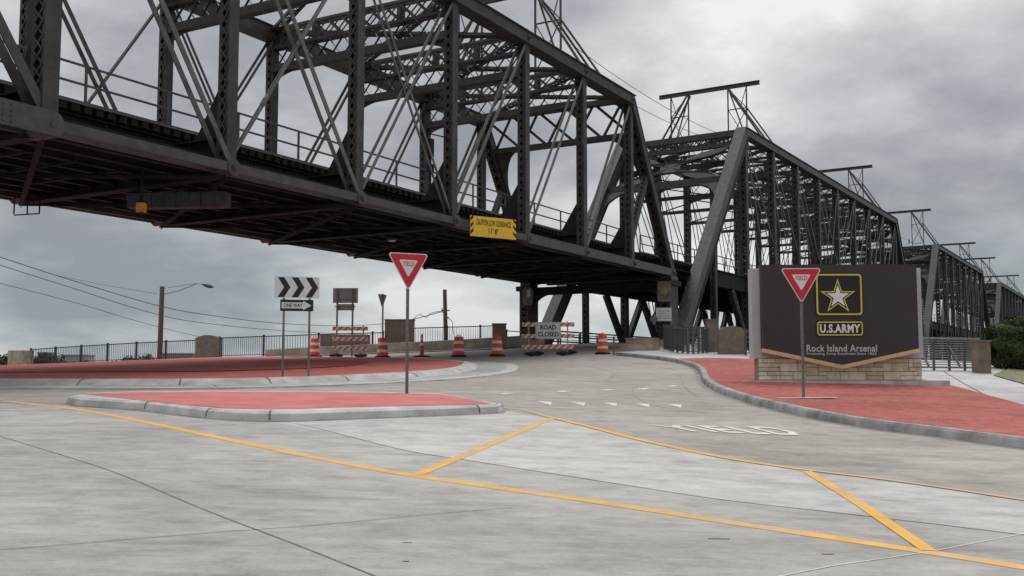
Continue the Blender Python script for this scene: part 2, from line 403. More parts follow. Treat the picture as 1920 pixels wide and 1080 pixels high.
# limits of the land
FENCE_PATH = [(-46,73),(-33,66),(-24.5,61.5),(-14,57.2),(-8,58.2),(-1.9,60.5),(1.2,65)]
def lim(x):
    pts = [(-400,220),(-46,74)] + [(a, b + .6) for a, b in FENCE_PATH[1:]] + [(1.6,66.5),(11.4,66.0),(12.6,47.6),(17.5,43.2),(22,41),(30,38),(80,33),(400,30)]
    for (a, b), (c, d) in zip(pts, pts[1:]):
        if a <= x <= c: return b + (d - b) * (x - a) / (c - a)
    return 40
xs = sorted(set([-400,-250,-150,-100,-75,-60] + [x * 1.0 for x in range(-50, 40)] + [1.6,11.4,11.7,12.0,12.3,12.6] + [45,60,80,120,200,400]))
mb = MB(); ny = 70
for x in xs:
    L = lim(x)
    for j in range(ny + 1):
        y = -60 + (L + 60) * j / ny; mb.v.append((x, y, g(x, y)))
    mb.v.append((x, L + .05, g(x, L) - 1.6)); mb.v.append((x, L + 9, -8.6))
m_ = ny + 3
for i in range(len(xs) - 1):
    for j in range(m_ - 1): mb.f.append((i*m_ + j, (i+1)*m_ + j, (i+1)*m_ + j + 1, i*m_ + j + 1))
o = build('ground', mb, CONC_T); o.data.materials.append(EARTH); tag(o, kind='structure')
for k, p in enumerate(o.data.polygons): p.material_index = 1 if (k % (m_ - 1)) >= ny else 0
mb = MB(); mb.add([(-6000,-200,-8),(6000,-200,-8),(6000,9000,-8),(-6000,9000,-8)], [(0,1,2,3)])
WATER = mat('river_water', (.05, .06, .06), .12, .2, .3, spec=.5, bump=.35, bscale=1.2)
tag(build('river', mb, WATER), kind='structure')
mb = MB()
nb = 60
for i in range(nb + 1):
    x = -900 + 2400 * i / nb; y0 = 420 + 25 * math.sin(x * .01) + 10 * math.sin(x * .037)
    mb.v += [(x, y0, -9), (x, y0 + 10, -5), (x, y0 + 120, -3.2 + .8 * math.sin(x * .021)), (x, y0 + 2500, -2)]
for i in range(nb):
    for k in range(3): mb.f.append((4*i+k, 4*i+4+k, 4*i+5+k, 4*i+1+k))
tag(build('far_bank', mb, GRASS), kind='structure')
# ------------------------------------------------------------------ paving, kerbs, islands
def W2(l): return [Vector((x, y, 0)) for x, y in l]
# big central island of the roundabout
_ip = [at(x, y) for x, y in ((0,724),(200,725),(400,724),(560,720),(700,714),(820,706),(885,697),(898,687))] + [at(x, y, .15) for x, y in ((885,678),(850,675),(750,671),(600,669),(450,669))]
isl = spl([Vector((p.x, p.y, 0)) for p in _ip] + W2([(-18.5, 50.8), (-23.0, 48.0), (-26.6, 43.0), (-28.5, 36.5), (-26.0, 29.5), (-19.5, 25.9)]), 6, True)
apr = inset(isl, -1.45)
mb = MB(); fill(mb, apr, lambda x, y: g(x, y) + .03, 1.5)
n0 = len(mb.v); mb.v += [(p.x, p.y, g(p.x, p.y) + .03) for p in apr] + [(p.x, p.y, g(p.x, p.y) - .05) for p in inset(apr, -.03)]
na = len(apr)
for i in range(na): j = (i+1) % na; mb.f.append((n0+i, n0+j, n0+na+j, n0+na+i))
tag(build('truck_apron', mb, CONC_L), kind='structure')
mb = MB(); inner = kerb(mb, isl, .17, .38, .18)
tag(build('island_kerb', mb, KERB), kind='structure')
icx, icy = -14.5, 38.0
def distin(P, x, y): return min(math.hypot(p.x - x, p.y - y) for p in P)
def dome(x, y): return g(x, y) + .165 + .05 * min(1, distin(inner, x, y) / 6.0) ** 1.3
_cc = sum(inner, Vector((0, 0, 0))) / len(inner); mid = [_cc + (p - _cc) * .64 for p in inner]
mb = MB(); fill(mb, inner, dome, .9); tag(build('island_paving', mb, PINK), kind='structure')
mb = MB(); fill(mb, mid, lambda x, y: dome(x, y) + .02, .9); tag(build('island_centre_paving', mb, REDM), kind='structure')
mb = MB()      # kerb and apron joints
def jointline(mb_, a, b, w, off): ribbon(mb_, [Vector((a.x, a.y, 0)), Vector((b.x, b.y, 0))], w, off, .3)
Qa = inset(apr, .05)
for i in range(0, len(isl), 6): jointline(mb, inset(isl, -.02)[i], Qa[i], .03, .034)
tag(build('apron_joint', mb, JOINT), kind='structure')
mb = MB(); _e = inset(apr, .22); ribbon(mb, _e + [_e[0]], .42, .036); tag(build('apron_edge', mb, KERB), kind='structure')
mb = MB(); kq = inset(isl, .16); kq2 = inset(isl, .54)
for i in range(4, len(isl), 6):
    a, b = isl[i], kq2[i]; d = (b - a).normalized(); nn_ = Vector((-d.y, d.x, 0)) * .015
    pr = [(a, .02), (a.lerp(b, .35), .145), (a.lerp(b, .70), .178), (b, .178)]
    vs = []
    for p, h in pr:
        for s_ in (-1, 1): q = p + nn_ * s_; vs.append((q.x, q.y, g(q.x, q.y) + h + .004))
    mb.add(vs, [(0,1,3,2),(2,3,5,4),(4,5,7,6)])
tag(build('kerb_joint', mb, JOINT), kind='structure')
# splitter island in the foreground
spx = [(124,757,0),(138,744,.12),(156,736,.15),(250,733,.15),(400,732,.15),(640,733,.15),(830,737,.15),(890,748,.15),(930,758,.12),(945,768,0),(934,775,0),(900,777,0),(800,781,0),(640,787,0),(560,790,0),(505,791,0),(440,789,0),(385,784,0),(320,776,0),(270,770,0),(200,765,0),(150,762,0)]
spw = [at(x, y, o_) for x, y, o_ in spx]; sp = [Vector((p.x, p.y, 0)) for p in spw]
mb = MB(); q0 = inset(sp, .03); q1 = inset(sp, .09); n = len(sp)
for p, a, b in zip(sp, q0, q1): mb.v += [(p.x, p.y, g(p.x, p.y) - .15), (p.x, p.y, g(p.x, p.y) + .012), (a.x, a.y, g(a.x, a.y) + .115), (b.x, b.y, g(b.x, b.y) + .15)]
for i in range(n):
    j = (i + 1) % n
    for k in range(3): mb.f.append((4*i + k, 4*j + k, 4*j + k + 1, 4*i + k + 1))
fill(mb, q1, lambda x, y: g(x, y) + .15, .6)
tag(build('splitter_kerb', mb, KERB), kind='structure')
_rp = [at(x, y, .155) for x, y in ((152,738),(250,735),(400,734),(640,735),(828,739),(885,749),(922,757),(860,759),(700,762),(505,767),(420,765),(345,759),(250,749),(180,741))]
mb = MB(); fill(mb, [Vector((p.x, p.y, 0)) for p in _rp], lambda x, y: g(x, y) + .155, .6)
tag(build('splitter_paving', mb, PINK2), kind='structure')
mb = MB(); _k2 = inset(sp, .26)
for (px_, py_) in ((250,768),(345,781),(505,791),(880,778)):
    w_ = at(px_, py_); i_ = min(range(len(sp)), key=lambda i: (sp[i] - Vector((w_.x, w_.y, 0))).length); a, b = sp[i_], _k2[i_]; d = (b - a).normalized(); nn_ = Vector((-d.y, d.x, 0)) * .014; vs = []
    for p, h in ((a, .02), (a.lerp(b, .11), .118), (a.lerp(b, .33), .152), (b, .152)):
        for s_ in (-1, 1): q = p + nn_ * s_; vs.append((q.x, q.y, g(q.x, q.y) + h + .006))
    mb.add(vs, [(0,1,3,2),(2,3,5,4),(4,5,7,6)])
tag(build('splitter_joint', mb, JOINT), kind='structure')
# plaza on the right
kpx = [(1148,666),(1200,671),(1262,679),(1300,690),(1312,702),(1316,716),(1335,731),(1380,749),(1450,768),(1540,788),(1640,805),(1760,820),(1920,842)]
kw = [at(x, y) for x, y in kpx]; kw = spl([Vector((p.x, p.y, 0)) for p in kw], 4)
last = kw[-1]; d = (kw[-1] - kw[-3]).normalized()
kw += [last + d * k for k in (3, 8, 20, 50)]
back = W2([(lim_x, lim(lim_x) - .25) for lim_x in (75,60,45,30,22,17.5,12.9)] + [(11.2, 52), (9.0, 53.5)])
plz = kw + back
mb = MB(); pin = kerb(mb, plz, .15, .05, .16); tag(build('plaza_kerb', mb, KERB_D), kind='structure')
mb = MB(); fill(mb, pin, lambda x, y: g(x, y) + .146, 1.5); tag(build('plaza_walk', mb, CONC_W), kind='structure')
rk = [p for p in inset(plz, .215)[:len(kw)]]
rk = [p for p in rk if p.y < at(1270, 679).y + .5]
q1, q2, q3, q4, q5 = [at(x, y, .15) for x, y in ((1283,679),(1345,671),(1420,673),(1765,717),(1925,760))]
redp = rk[:-4] + [Vector((q5.x + 12, q5.y - 6.5, 0))] + [Vector((p.x, p.y, 0)) for p in (q5, q4, Vector((q4.x + .1, q4.y + 2.5, 0)), q3, q2)]
mb = MB(); fill(mb, redp, lambda x, y: g(x, y) + .151, .9); tag(build('plaza_red_paving', mb, RED), kind='structure')
mb = MB()
wl = [at(x, y, .15) for x, y in ((1345,671),(1283,679))]
for a, b in (((1740,702),(1905,712)), ((1820,724),(1925,736)), ((1770,697),(1850,742))):
    P = [at(*a, .15), at(*b, .15)]; ribbon(mb, P, .03, .156)
tag(build('walk_joint', mb, JOINT), kind='structure')
mb = MB(); P = [at(x, y, .15) for x, y in ((1868,703),(1925,720),(1960,716),(1960,698),(1868,698))]
P = [at(1862,704,.15), at(1925,722,.15), at(2050,730,.15), Vector((32, 37, 0)), Vector((20.5, 41, 0))]
fill(mb, [Vector((p.x, p.y, 0)) for p in P], lambda x, y: g(x, y) + .17 + .03 * math.sin(x * 5) * math.sin(y * 4), .4)
tag(build('lawn', mb, GRASS), kind='structure')
_arc = [(505,791),(640,815),(760,845),(860,861),(1000,883),(1140,905),(1350,937),(1560,961),(1750,983),(1912,1003),(2050,1020),(2500,1072),(3200,1150)]
def sheet(name, px, extra, off, m, res):
    P = [at(*p) for p in px]; mb = MB(); fill(mb, [Vector((p.x, p.y, 0)) for p in P] + W2(extra), lambda x, y: g(x, y) + off, res); tag(build(name, mb, m), kind='structure')
sheet('foreground_slab', [(-300,756),(-60,757),(122,758),(270,773),(385,786)] + _arc, [(14, 2), (12, -20), (-60, -20), (-60, 12)], .002, CONC, 1.0)
sheet('pale_slab', _arc + [(3200,1085),(2500,1018),(2050,962),(1920,941),(1700,908),(1505,884),(1350,860),(1200,828),(1100,802),(1035,786),(935,768),(800,780),(640,786)], [], .003, CONC_L, 1.0)
DIRT_SHADE = worn('gutter_dirt_shade', (.15, .14, .125), (.33, .31, .285), (.40, .62))
mb = MB(); ribbon(mb, inset(plz, -.07)[:len(kw) - 1], .16, .0042, .5); q_ = inset(sp, -.05); ribbon(mb, q_ + [q_[0]], .12, .0046, .5)  # dark strips at the kerb feet: gutter dirt plus painted contact shade
tag(build('gutter_dirt_shade', mb, DIRT_SHADE), kind='structure')
# ------------------------------------------------------------------ road markings and joints
def mark(name, lines, w, mat_, off=.006, smooth=True):
    mb = MB()
    for k, l in enumerate(lines):
        P = [at(*p) for p in l]
        if smooth and len(P) > 2: P = spl(P, 6)
        ribbon(mb, P, w[k] if isinstance(w, list) else w, off + .0012 * k, .5)
    return tag(build(name, mb, mat_), kind='structure')
mark('yellow_line', [[(0,752),(50,757),(170,772),(420,823),(600,860),(780,893),(1100,939),(1400,985),(1740,1036),(1990,1076),(2500,1160)],
                     [(780,892),(1034,784)],
                     [(1035,783),(1100,799),(1200,825),(1350,857),(1505,881)],
                     [(1512,884),(1600,938),(1742,1034)]], [.165, .13, .13, .12], LINE_Y, .0045)
mark('yellow_line', [[(935,764),(985,770),(1033,783)], [(1507,881),(1700,905),(1920,938),(2050,957),(2500,1014),(3200,1082)]], [.13, .11], LINE_P)
mark('white_line', [[(-60,751),(20,749),(95,747)]], .1, LINE_W)
mb = MB()
for x in (1006, 1069, 1129, 1190, 1250):      # yield-line triangles
    y = 754 + (x - 1006) * .021
    P = [at(x, y - 1.5), at(x + 28, y), at(x + 27, y + 6)]
    mb.add([(p.x, p.y, g(p.x, p.y) + .006) for p in P], [(0, 2, 1)])
for x, y in ((932,738),(1041,734),(1126,731),(1193,729),(1247,724)):
    P = [at(x, y), at(x + 16, y - 1.2), at(x + 34 - (x - 932) * .03, y - .5), at(x + 14, y + 1.8)]
    mb.add([(p.x, p.y, g(p.x, p.y) + .006) for p in P], [(0, 3, 2, 1)])
tag(build('yield_line', mb, LINE_W), kind='structure')
# word painted on the road
cu = bpy.data.curves.new('t', 'FONT'); cu.body = 'YIELD'; cu.space_character = 1.12; cu.offset = .03; to = bpy.data.objects.new('t', cu); COL.objects.link(to)
bpy.context.view_layer.update()
me = bpy.data.meshes.new_from_object(to.evaluated_get(bpy.context.evaluated_depsgraph_get())); bpy.data.objects.remove(to)
co = np.array([v.co[:] for v in me.vertices]); mn, mxx = co.min(0), co.max(0)
TL, TR, BR, BL = [at(*p) for p in ((1213,797),(1452,801),(1517,818),(1277,809))]
for v in me.vertices:
    a = (v.co.x - mn[0]) / (mxx[0] - mn[0]); b = (v.co.y - mn[1]) / (mxx[1] - mn[1])
    p = (BL.lerp(BR, a)).lerp(TL.lerp(TR, a), b); v.co = (p.x, p.y, g(p.x, p.y) + .008)
me.materials.append(LINE_W); me.name = 'yield_lettering'
o = bpy.data.objects.new('yield_lettering', me); COL.objects.link(o); tag(o, kind='structure')
mark('concrete_joint', [[(-40,802),(0,818),(110,852),(220,888),(380,955),(560,1024),(720,1088)],
                        [(505,790),(560,796),(640,815),(760,845),(860,861),(1000,883),(1140,905),(1350,937),(1560,961),(1750,983),(1912,1003),(2000,1014),(2500,1070)],
                        [(0,1032),(150,1020),(380,1001),(600,985),(800,966),(960,953)],
                        ], [.018, .015, .009], JOINT, .004)
mark('tyre_mark', [[(1188,720),(1186,735),(1200,750),(1240,764),(1330,775)], [(1276,705),(1283,725),(1310,745)],
                   [(900,668),(1000,672),(1090,684),(1145,697),(1150,706),(1135,713)], [(930,666),(1060,672),(1200,682),(1270,696)]], [.02, .02, .02, .02], SKID, .004)
mark('saw_joint', [[(1150,706),(1290,716)], [(700,742),(1180,738)], [(960,705),(1060,690)], [(1240,764),(1420,752)], ], [.012] * 4, SKID, .0045)
mark('pale_joint', [[(1440,1086),(1560,1062),(1740,1036),(1912,1003),(2000,988)]], [.018], JOINT_W, .005, False)
mb = MB()
for k, (x, y, w, s_) in enumerate(((160,794,32,2.2),(755,1018,18,2),(755,1053,12,2),(1328,1011,40,2),(1540,1040,24,2),(1655,977,24,2.4))):
    P = [at(x, y), at(x + w, y + .5)]; ribbon(mb, P, .02, .0035 + .0008 * k)
tag(build('pavement_scar', mb, JOINT), kind='structure')
# ------------------------------------------------------------------ BRIDGE
AZ1 = math.atan(1090 / F * ct); AZ2 = math.atan(1198 / F * ct)
Y7 = 60.14; O1 = Vector((math.tan(AZ1) * Y7 - 25.0, Y7, 0))
Wd = 9.5
def node_pin(mb, x, z, v, r=.34):
    mb.cyl((x, v - .34, z), (x, v + .34, z), r, 20); mb.cyl((x, v - .40, z), (x, v + .40, z), r * .45, 12)
    for sg in (-1, 1): mb.cyl((x, v + sg * .40, z), (x, v + sg * .43, z), r * .28, 6)
def eyebar_pair(p, q, w, sp, t=.035):
    mb = MB()
    for k in (-1, 1):
        a = Vector(p) + Vector((0, k * sp, 0)); b = Vector(q) + Vector((0, k * sp, 0)); mb.beam(a, b, w, t, (0, 1, 0))
        for e in (a, b): mb.cyl(e - Vector((0, t * .6, 0)), e + Vector((0, t * .6, 0)), w * .95, 12)
    return mb
def railing(mb, x0, x1, v, z0, step=2.9, h=1.12):
    n = int((x1 - x0) / step)
    for i in range(n + 1):
        x = x0 + (x1 - x0) * i / n; mb.beam((x, v, z0 - .1), (x, v, z0 + h), .06, .06)
    for zz in (z0 + h, z0 + h * .52): mb.beam((x0, v, zz), (x1, v, zz), .055, .055)
    mb.beam((x0, v, z0 + .04), (x1, v, z0 + .04), .05, .12)
def arch_bracket(mb, x, v, z, sv, L=1.3, H=1.2, t=.05, dx=None):
    """curved knee plate in the v-z plane"""
    n = 7; cv = [(v, z)] + [(v + sv * L, z)]; pts = []
    for i in range(n + 1):
        a = math.pi / 2 * i / n; pts.append((v + sv * L * (1 - math.sin(a)), z - H * (1 - math.cos(a))))
    poly = [(v, z)] + pts
    dxf = dx or (lambda zz: 0)
    o = len(mb.v); m = len(poly)
    mb.v += [(x - t / 2 + dxf(b), a, b) for a, b in poly] + [(x + t / 2 + dxf(b), a, b) for a, b in poly]
    mb.f.append(tuple(range(o, o + m))); mb.f.append(tuple(range(o + 2 * m - 1, o + m - 1, -1)))
    for i in range(m): j = (i + 1) % m; mb.f.append((o + j, o + i, o + m + i, o + m + j))
def deck_floor(par, x0, x1, P, zb, zt_, v_rail, mats, fb=True, rail=True):
    ks = int(round((x1 - x0) / P))
    for k in range(ks + 1):
        x = x0 + k * P; mb = MB()
        mb.box((x - .02, .35, zb), (x + .02, Wd - .35, zb + 1.15)); mb.box((x - .2, .35, zb - .02), (x + .2, Wd - .35, zb + .02)); mb.box((x - .2, .35, zb + 1.13), (x + .2, Wd - .35, zb + 1.17))
        for q in range(1, 8):
            v = .35 + (Wd - .7) * q / 8; mb.box((x - .1, v - .02, zb + .02), (x + .1, v + .02, zb + 1.13))
        build('floor_beam', mb, mats[0], par)
    for v in (2.75, 4.2, 5.4, 6.85):
        mb = MB(); mb.box((x0, v - .02, zb + .35), (x1, v + .02, zt_ - .26)); mb.box((x0, v - .17, zb + .33), (x1, v + .17, zb + .37)); mb.box((x0, v - .17, zt_ - .30), (x1, v + .17, zt_ - .26))
        n = int((x1 - x0) / 1.5)
        for q in range(n): x = x0 + .75 + q * 1.5; mb.box((x - .02, v - .11, zb + .37), (x + .02, v + .11, zt_ - .3))
        build('stringer', mb, mats[0], par)
    mb = MB(); mb.box((x0, .32, zb + .58), (x1, Wd - .32, zb + .62))
    for q in range(1, 10): v = Wd * q / 10; mb.box((x0, v - .015, zb + .22), (x1, v + .015, zb + .57)); mb.box((x0, v - .10, zb + .2), (x1, v + .10, zb + .225))
    build('floor_plate', mb, mats[0], par)
    mb = MB(); n = int((x1 - x0) / .40)
    for q in range(n): x = x0 + .2 + q * .40; mb.box((x - .12, v_rail - .15, zt_ - .20), (x + .12, Wd - v_rail + .15, zt_))
    mb.box((x0, v_rail + .2, zt_ - .24), (x1, Wd - v_rail - .2, zt_ - .02)) 
    build('tie_deck', mb, TIE, par)
    mb = MB(); mb.box((x0, v_rail - .18, zt_ + .004), (x1, v_rail + .10, zt_ + .06)); mb.box((x0, Wd - v_rail - .10, zt_ + .004), (x1, Wd - v_rail + .18, zt_ + .06)); build('walkway_edge', mb, BAR, par)
    mb = MB()
    for v in (3.1, 4.55, 4.95, 6.4):
        mb.box((x0, v - .035, zt_ + .004), (x1, v + .035, zt_ + .17))
    build('rail_track', mb, mats[0], par)
    mb = MB()
    if rail: railing(mb, x0 + .3, x1 - .3, v_rail, zt_ + .05); build('railing', mb, RAILG, par)
def lateral(par, x0, x1, z, name, m, w=.34, h=.22, X=True, lac=True):
    mb = MB()
    for a, b in (((x0, 0, z), (x1, Wd, z)), ((x0, Wd, z + .05), (x1, 0, z + .05))):
        if lac: mb.laced(a, b, w, h, (0, 0, 1), .03, w * 1.1, True, .05, .05)
        else: mb.beam(a, b, .16, .03); mb.beam(a, b, .03, .14)
    build(name, mb, m, par)
def sway(par, x, zt, depth, m, n=9, br=True):
    """transverse lattice frame between the trusses"""
    mb = MB()
    for dx in (-.17, .17): mb.girder((x + dx, .2, zt - .25), (x + dx, Wd - .2, zt - .25), .95, (0, 0, 1), 12, .13, .075, .10)
    for q in range(5): v = .2 + (Wd - .4) * q / 4; mb.box((x - .17, v - .09, zt - .7), (x + .17, v + .09, zt + .2))
    zl = zt - depth; mb.beam((x, .2, zl), (x, Wd - .2, zl), .34, .34)
    st_ = (Wd - .4) / n
    for i in range(n):
        for k in (0, 1):
            a = (x + .03 * k, .2 + i * st_, (zl if k else zt - .7)); b = (x + .03 * k, .2 + (i + 1) * st_, (zt - .7 if k else zl)); mb.beam(a, b, .025, .09, (1, 0, 0)); 
    if br:
        arch_bracket(mb, x, .2, zl - .15, 1, 1.9, .55); arch_bracket(mb, x, Wd - .2, zl - .15, -1, 1.9, .55)
    build('sway_frame', mb, m, par)
def tower_frame(name, loc, rz, zt, label, H=4.85):
    """overhead line frame spanning between the two top chords"""
    e = empty(name, loc, rz, label=label, cat='overhead line frame', group='overhead line frames on top of the truss bridge')
    zb_ = zt + H; zh = zb_ - .12; q = zt + H * .62; lo_ = zt - .35
    mb = MB(); mb.box((-.14, .55, zb_ + .10), (.14, 8.9, zb_ + .15)); mb.box((-.14, .55, zb_ - .15), (.14, 8.9, zb_ - .10)); mb.box((-.03, .55, zb_ - .10), (.03, 8.9, zb_ + .10)); build('crossbeam', mb, STEEL_L, e)
    for o_, i_, foot in ((1.6, 3.1, .1), (7.9, 6.4, 9.4)):
        mb = MB()
        for v in (o_, i_): mb.beam((0, v, lo_), (0, v, zh), .09, .09)
        for zz in (zt + .35, q): mb.beam((0, o_, zz), (0, i_, zz), .07, .07)
        mb.beam((0, i_, zt + .35), (0, o_, q), .05, .05); mb.beam((.05, o_, zt + .35), (.05, i_, q), .05, .05); mb.beam((0, o_, q), (0, i_, zh), .06, .06)
        mb.beam((.04, i_ + (foot - i_) * .35, q * .5 + zh * .5 - .6), (.04, o_, zh), .05, .05)
        build('tower', mb, STEEL_L, e)
        mb = MB()
        for dx in (-.12, .45): mb.beam((dx, i_, zh), (dx * 2, foot, zt + .02), .12, .12)
        mb.beam((.2, i_, zh), (.2, i_ + (foot - i_) * .55, zt - .3), .09, .09)
        if foot < 1: mb.beam((0, o_, q), (1.2, -.15, zt + .02), .09, .09)
        build('brace', mb, STEEL_L, e)
    mb = MB(); mb.cyl((0, 3.5, zt + .5), (0, 3.5, zt + .95), .07, 8); mb.beam((0, 3.1, zt + .55), (0, 3.9, zt + .35), .05, .05); build('insulator', mb, STEEL_D, e)
    return e
# ---- span 1: swing span carrying the railway only
P1 = 5.95; ZB = 5.95; ZT = 15.05
s1 = empty('truss_span', O1, math.pi / 2 - AZ1, label='nearest dark steel truss span crossing overhead above the barricades', cat='bridge span', group='steel truss spans of the bridge')
X1 = lambda i: (i - 7) * P1
I0 = -2
for v in (0, Wd):
    mb = MB(); mb.box((X1(I0), v - .30, ZT - .25), (X1(6) + .25, v + .30, ZT + .25)); mb.box((X1(I0), v - .38, ZT + .25), (X1(6) + .3, v + .38, ZT + .29)); mb.box((X1(I0), v - .36, ZT - .29), (X1(6) + .2, v + .36, ZT - .25))
    tc1 = build('top_chord', mb, STEEL, s1)
    mb = MB()
    for i in range(I0, 7): mp_ = MB(); node_pin(mp_, X1(i), ZT, v, .16); build('pin', mp_, STEEL_L, tc1)
    for i in range(I0, 6):
        for dx in np.arange(.3, P1, .3): mb.box((X1(i) + dx - .015, v - .325, ZT + .17), (X1(i) + dx + .015, v + .325, ZT + .2))
    build('lattice_bar', mb, STEEL_L, tc1)
    mb = MB()
    for i in range(I0, 7):
        hh = .46 if i < 0 else (.27 if i < 4 else .40)
        m0 = .34 if i < 0 else .26
        for k in (-1, 1): mb.box((X1(i), v + k * m0 - .05, ZB - hh / 2), (X1(i + 1), v + k * m0 + .05, ZB + hh / 2))
        if i < 0 or i >= 4: mb.box((X1(i), v - .32, ZB + hh / 2), (X1(i + 1), v + .32, ZB + hh / 2 + .03))
        if i < 0:
            for dx in np.arange(.25, P1, .35):
                for z_ in (-.17, .17): mb.cyl((X1(i) + dx, v - .41, ZB + z_), (X1(i) + dx, v - .38, ZB + z_), .028, 6)
    bc = build('bottom_chord', mb, STEEL_L, s1)
    mb = MB()
    for i in range(I0, 8): mp_ = MB(); node_pin(mp_, X1(i), ZB, v, .34 if i <= 0 else .24); build('pin', mp_, STEEL_L, bc)
    mb = MB()      # splice plates and shoe gussets
    mb.box((X1(0) - 2.2, v - .415, ZB - .3), (X1(0) + .1, v - .385, ZB + .3)); mp_ = MB(); mp_.box((X1(7) - .6, v - .36, ZB - .45), (X1(7) + .45, v + .36, ZB - .2)); build('bearing_shoe', mp_, STEEL_L, bc)
    for r in range(4):
        for q in range(5): mb.cyl((X1(0) - 1.9 + q * .2, v - .44, ZB - .2 + r * .13), (X1(0) - 1.9 + q * .2, v - .41, ZB - .2 + r * .13), .025, 6)
    build('gusset', mb, STEEL_L, bc)
    for i in range(I0, 7):
        mb = MB(); w = .5 if i <= 0 else .42
        mb.box((X1(i) - .02, v - w / 2 + .03, ZB), (X1(i) + .02, v + w / 2 - .03, ZT - .3)); mb.laced((X1(i), v, ZB + .05), (X1(i), v, ZT - .3), w, .44 if i <= 0 else .38, (1, 0, 0), .045, .34, True, .055, .07)
        pst = build('post', mb, STEEL, s1)
        mb = MB()      # knee gusset on the inner side above the floor beam
        iv = v + (w / 2 if v == 0 else -w / 2); sg = 1 if v == 0 else -1
        mb.add([(X1(i) - .03, iv, ZB + .9), (X1(i) - .03, iv, ZB + 2.6), (X1(i) - .03, iv + sg * 1.1, ZB + .9), (X1(i) + .03, iv, ZB + .9), (X1(i) + .03, iv, ZB + 2.6), (X1(i) + .03, iv + sg * 1.1, ZB + .9)], [(0,1,2),(5,4,3),(0,3,4,1),(1,4,5,2),(2,5,3,0)])
        build('knee_plate', mb, STEEL_D, pst)
    mb = MB(); mb.laced((X1(6), v, ZT), (X1(7), v, ZB), .62, .44, (1, 0, 1), .05, .5, True, .07, .1, sides=(-1,)); mb.beam((X1(6) + .02, v, ZT), (X1(7) + .02, v, ZB), .66, .03, (1, 0, 1), (0, .24)); build('end_post', mb, STEEL, s1)
    mb = MB(); mb.laced((X1(6), v, ZB + 1.2), (X1(6) + 2.4, v, ZB + 5.2), .34, .3, (1, 0, 0), .04, .3, True, .05, .07); build('sub_diagonal', mb, STEEL, s1)
    # diagonals: fan towards the left support, counters crossing
    for i in range(I0, 2): build('diagonal', eyebar_pair((X1(i), v, ZT - .1), (X1(i + 1), v, ZB + .1), .26 if i < 0 else .17, .2), STEEL_L if i < 0 else BAR, s1)
    _c = eyebar_pair((X1(1), v, ZB + .1), (X1(2), v, ZT - .1), .08, .05); _a, _b = Vector((X1(1), v, ZB + .1)).lerp(Vector((X1(2), v, ZT - .1)), .22), Vector((X1(1), v, ZB + .1)).lerp(Vector((X1(2), v, ZT - .1)), .28); _c.tube([_a, _a.lerp(_b, .3), _a.lerp(_b, .7), _b], [.04, .085, .085, .04], 8); build('diagonal', _c, BAR, s1)
    build('diagonal', eyebar_pair((X1(2), v, ZT - .1), (X1(3), v, ZB + .1), .11, .12), BAR, s1)
    build('diagonal', eyebar_pair((X1(2), v, ZB + .1), (X1(3), v, ZT - .1), .12, .18), BAR, s1)
    for i in (3, 4, 5): build('diagonal', eyebar_pair((X1(i), v, ZB + .1), (X1(i + 1), v, ZT - .1), .15 if i < 5 else .20, .18), BAR, s1)
    mb = MB(); q = Vector((X1(0), v, ZT)).lerp(Vector((X1(1), v, ZB)), .5)
    if v: build('counter_rod', eyebar_pair((X1(0), v, ZB + .1), (X1(1), v, ZT - .1), .05, .03), BAR, s1)
for i in range(I0, 6): sway(s1, X1(i), ZT + .02, 1.6, STEEL, 12)
for i in range(I0, 6): lateral(s1, X1(i), X1(i + 1), ZT + .08, 'top_lateral', STEEL, .42, .14)
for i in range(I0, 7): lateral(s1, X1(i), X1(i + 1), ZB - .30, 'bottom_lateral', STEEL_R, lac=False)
# portal between the inclined end posts
mb = MB(); f_ = lambda zz: X1(6) + (ZT - zz) / (ZT - ZB) * P1
for za, zb_ in ((ZT + .05, ZT - 1.7),):
    pa, pb = (f_(za), .3, za), (f_(za), Wd - .3, za); pc, pd = (f_(zb_), .3, zb_), (f_(zb_), Wd - .3, zb_)
    mb.beam(pa, pb, .4, .3); mb.beam(pc, pd, .4, .3); n = 5
    for k in range(n):
        a0, a1 = .3 + (Wd - .6) * k / n, .3 + (Wd - .6) * (k + 1) / n
        mb.beam((f_(za), a0, za), (f_(zb_), a1, zb_), .1, .14); mb.beam((f_(za) + .1, a1, za), (f_(zb_) + .1, a0, zb_), .1, .14)
arch_bracket(mb, 0, .3, ZT - 1.75, 1, 1.6, 3.0, .3, f_); arch_bracket(mb, 0, Wd - .3, ZT - 1.75, -1, 1.6, 3.0, .3, f_)
arch_bracket(mb, 0, .3, ZT - .1, 1, .7, 1.2, .12, f_); arch_bracket(mb, 0, Wd - .3, ZT - .1, -1, .7, 1.2, .12, f_)
build('portal', mb, STEEL, s1)
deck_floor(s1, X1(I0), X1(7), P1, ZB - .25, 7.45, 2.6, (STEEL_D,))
mb = MB()
for i in range(I0, 7):
    for q in range(1, 4): x = X1(i) + P1 * q / 4; mb.beam((x, 2.7, ZB - .02), (x, 6.9, ZB - .02), .1, .12)
build('floor_bracing', mb, STEEL_R, s1)
# electrical boxes hung under the span
def world_under(px, py, z):
    d = ray(px, py); t = z / d.z; return d * t
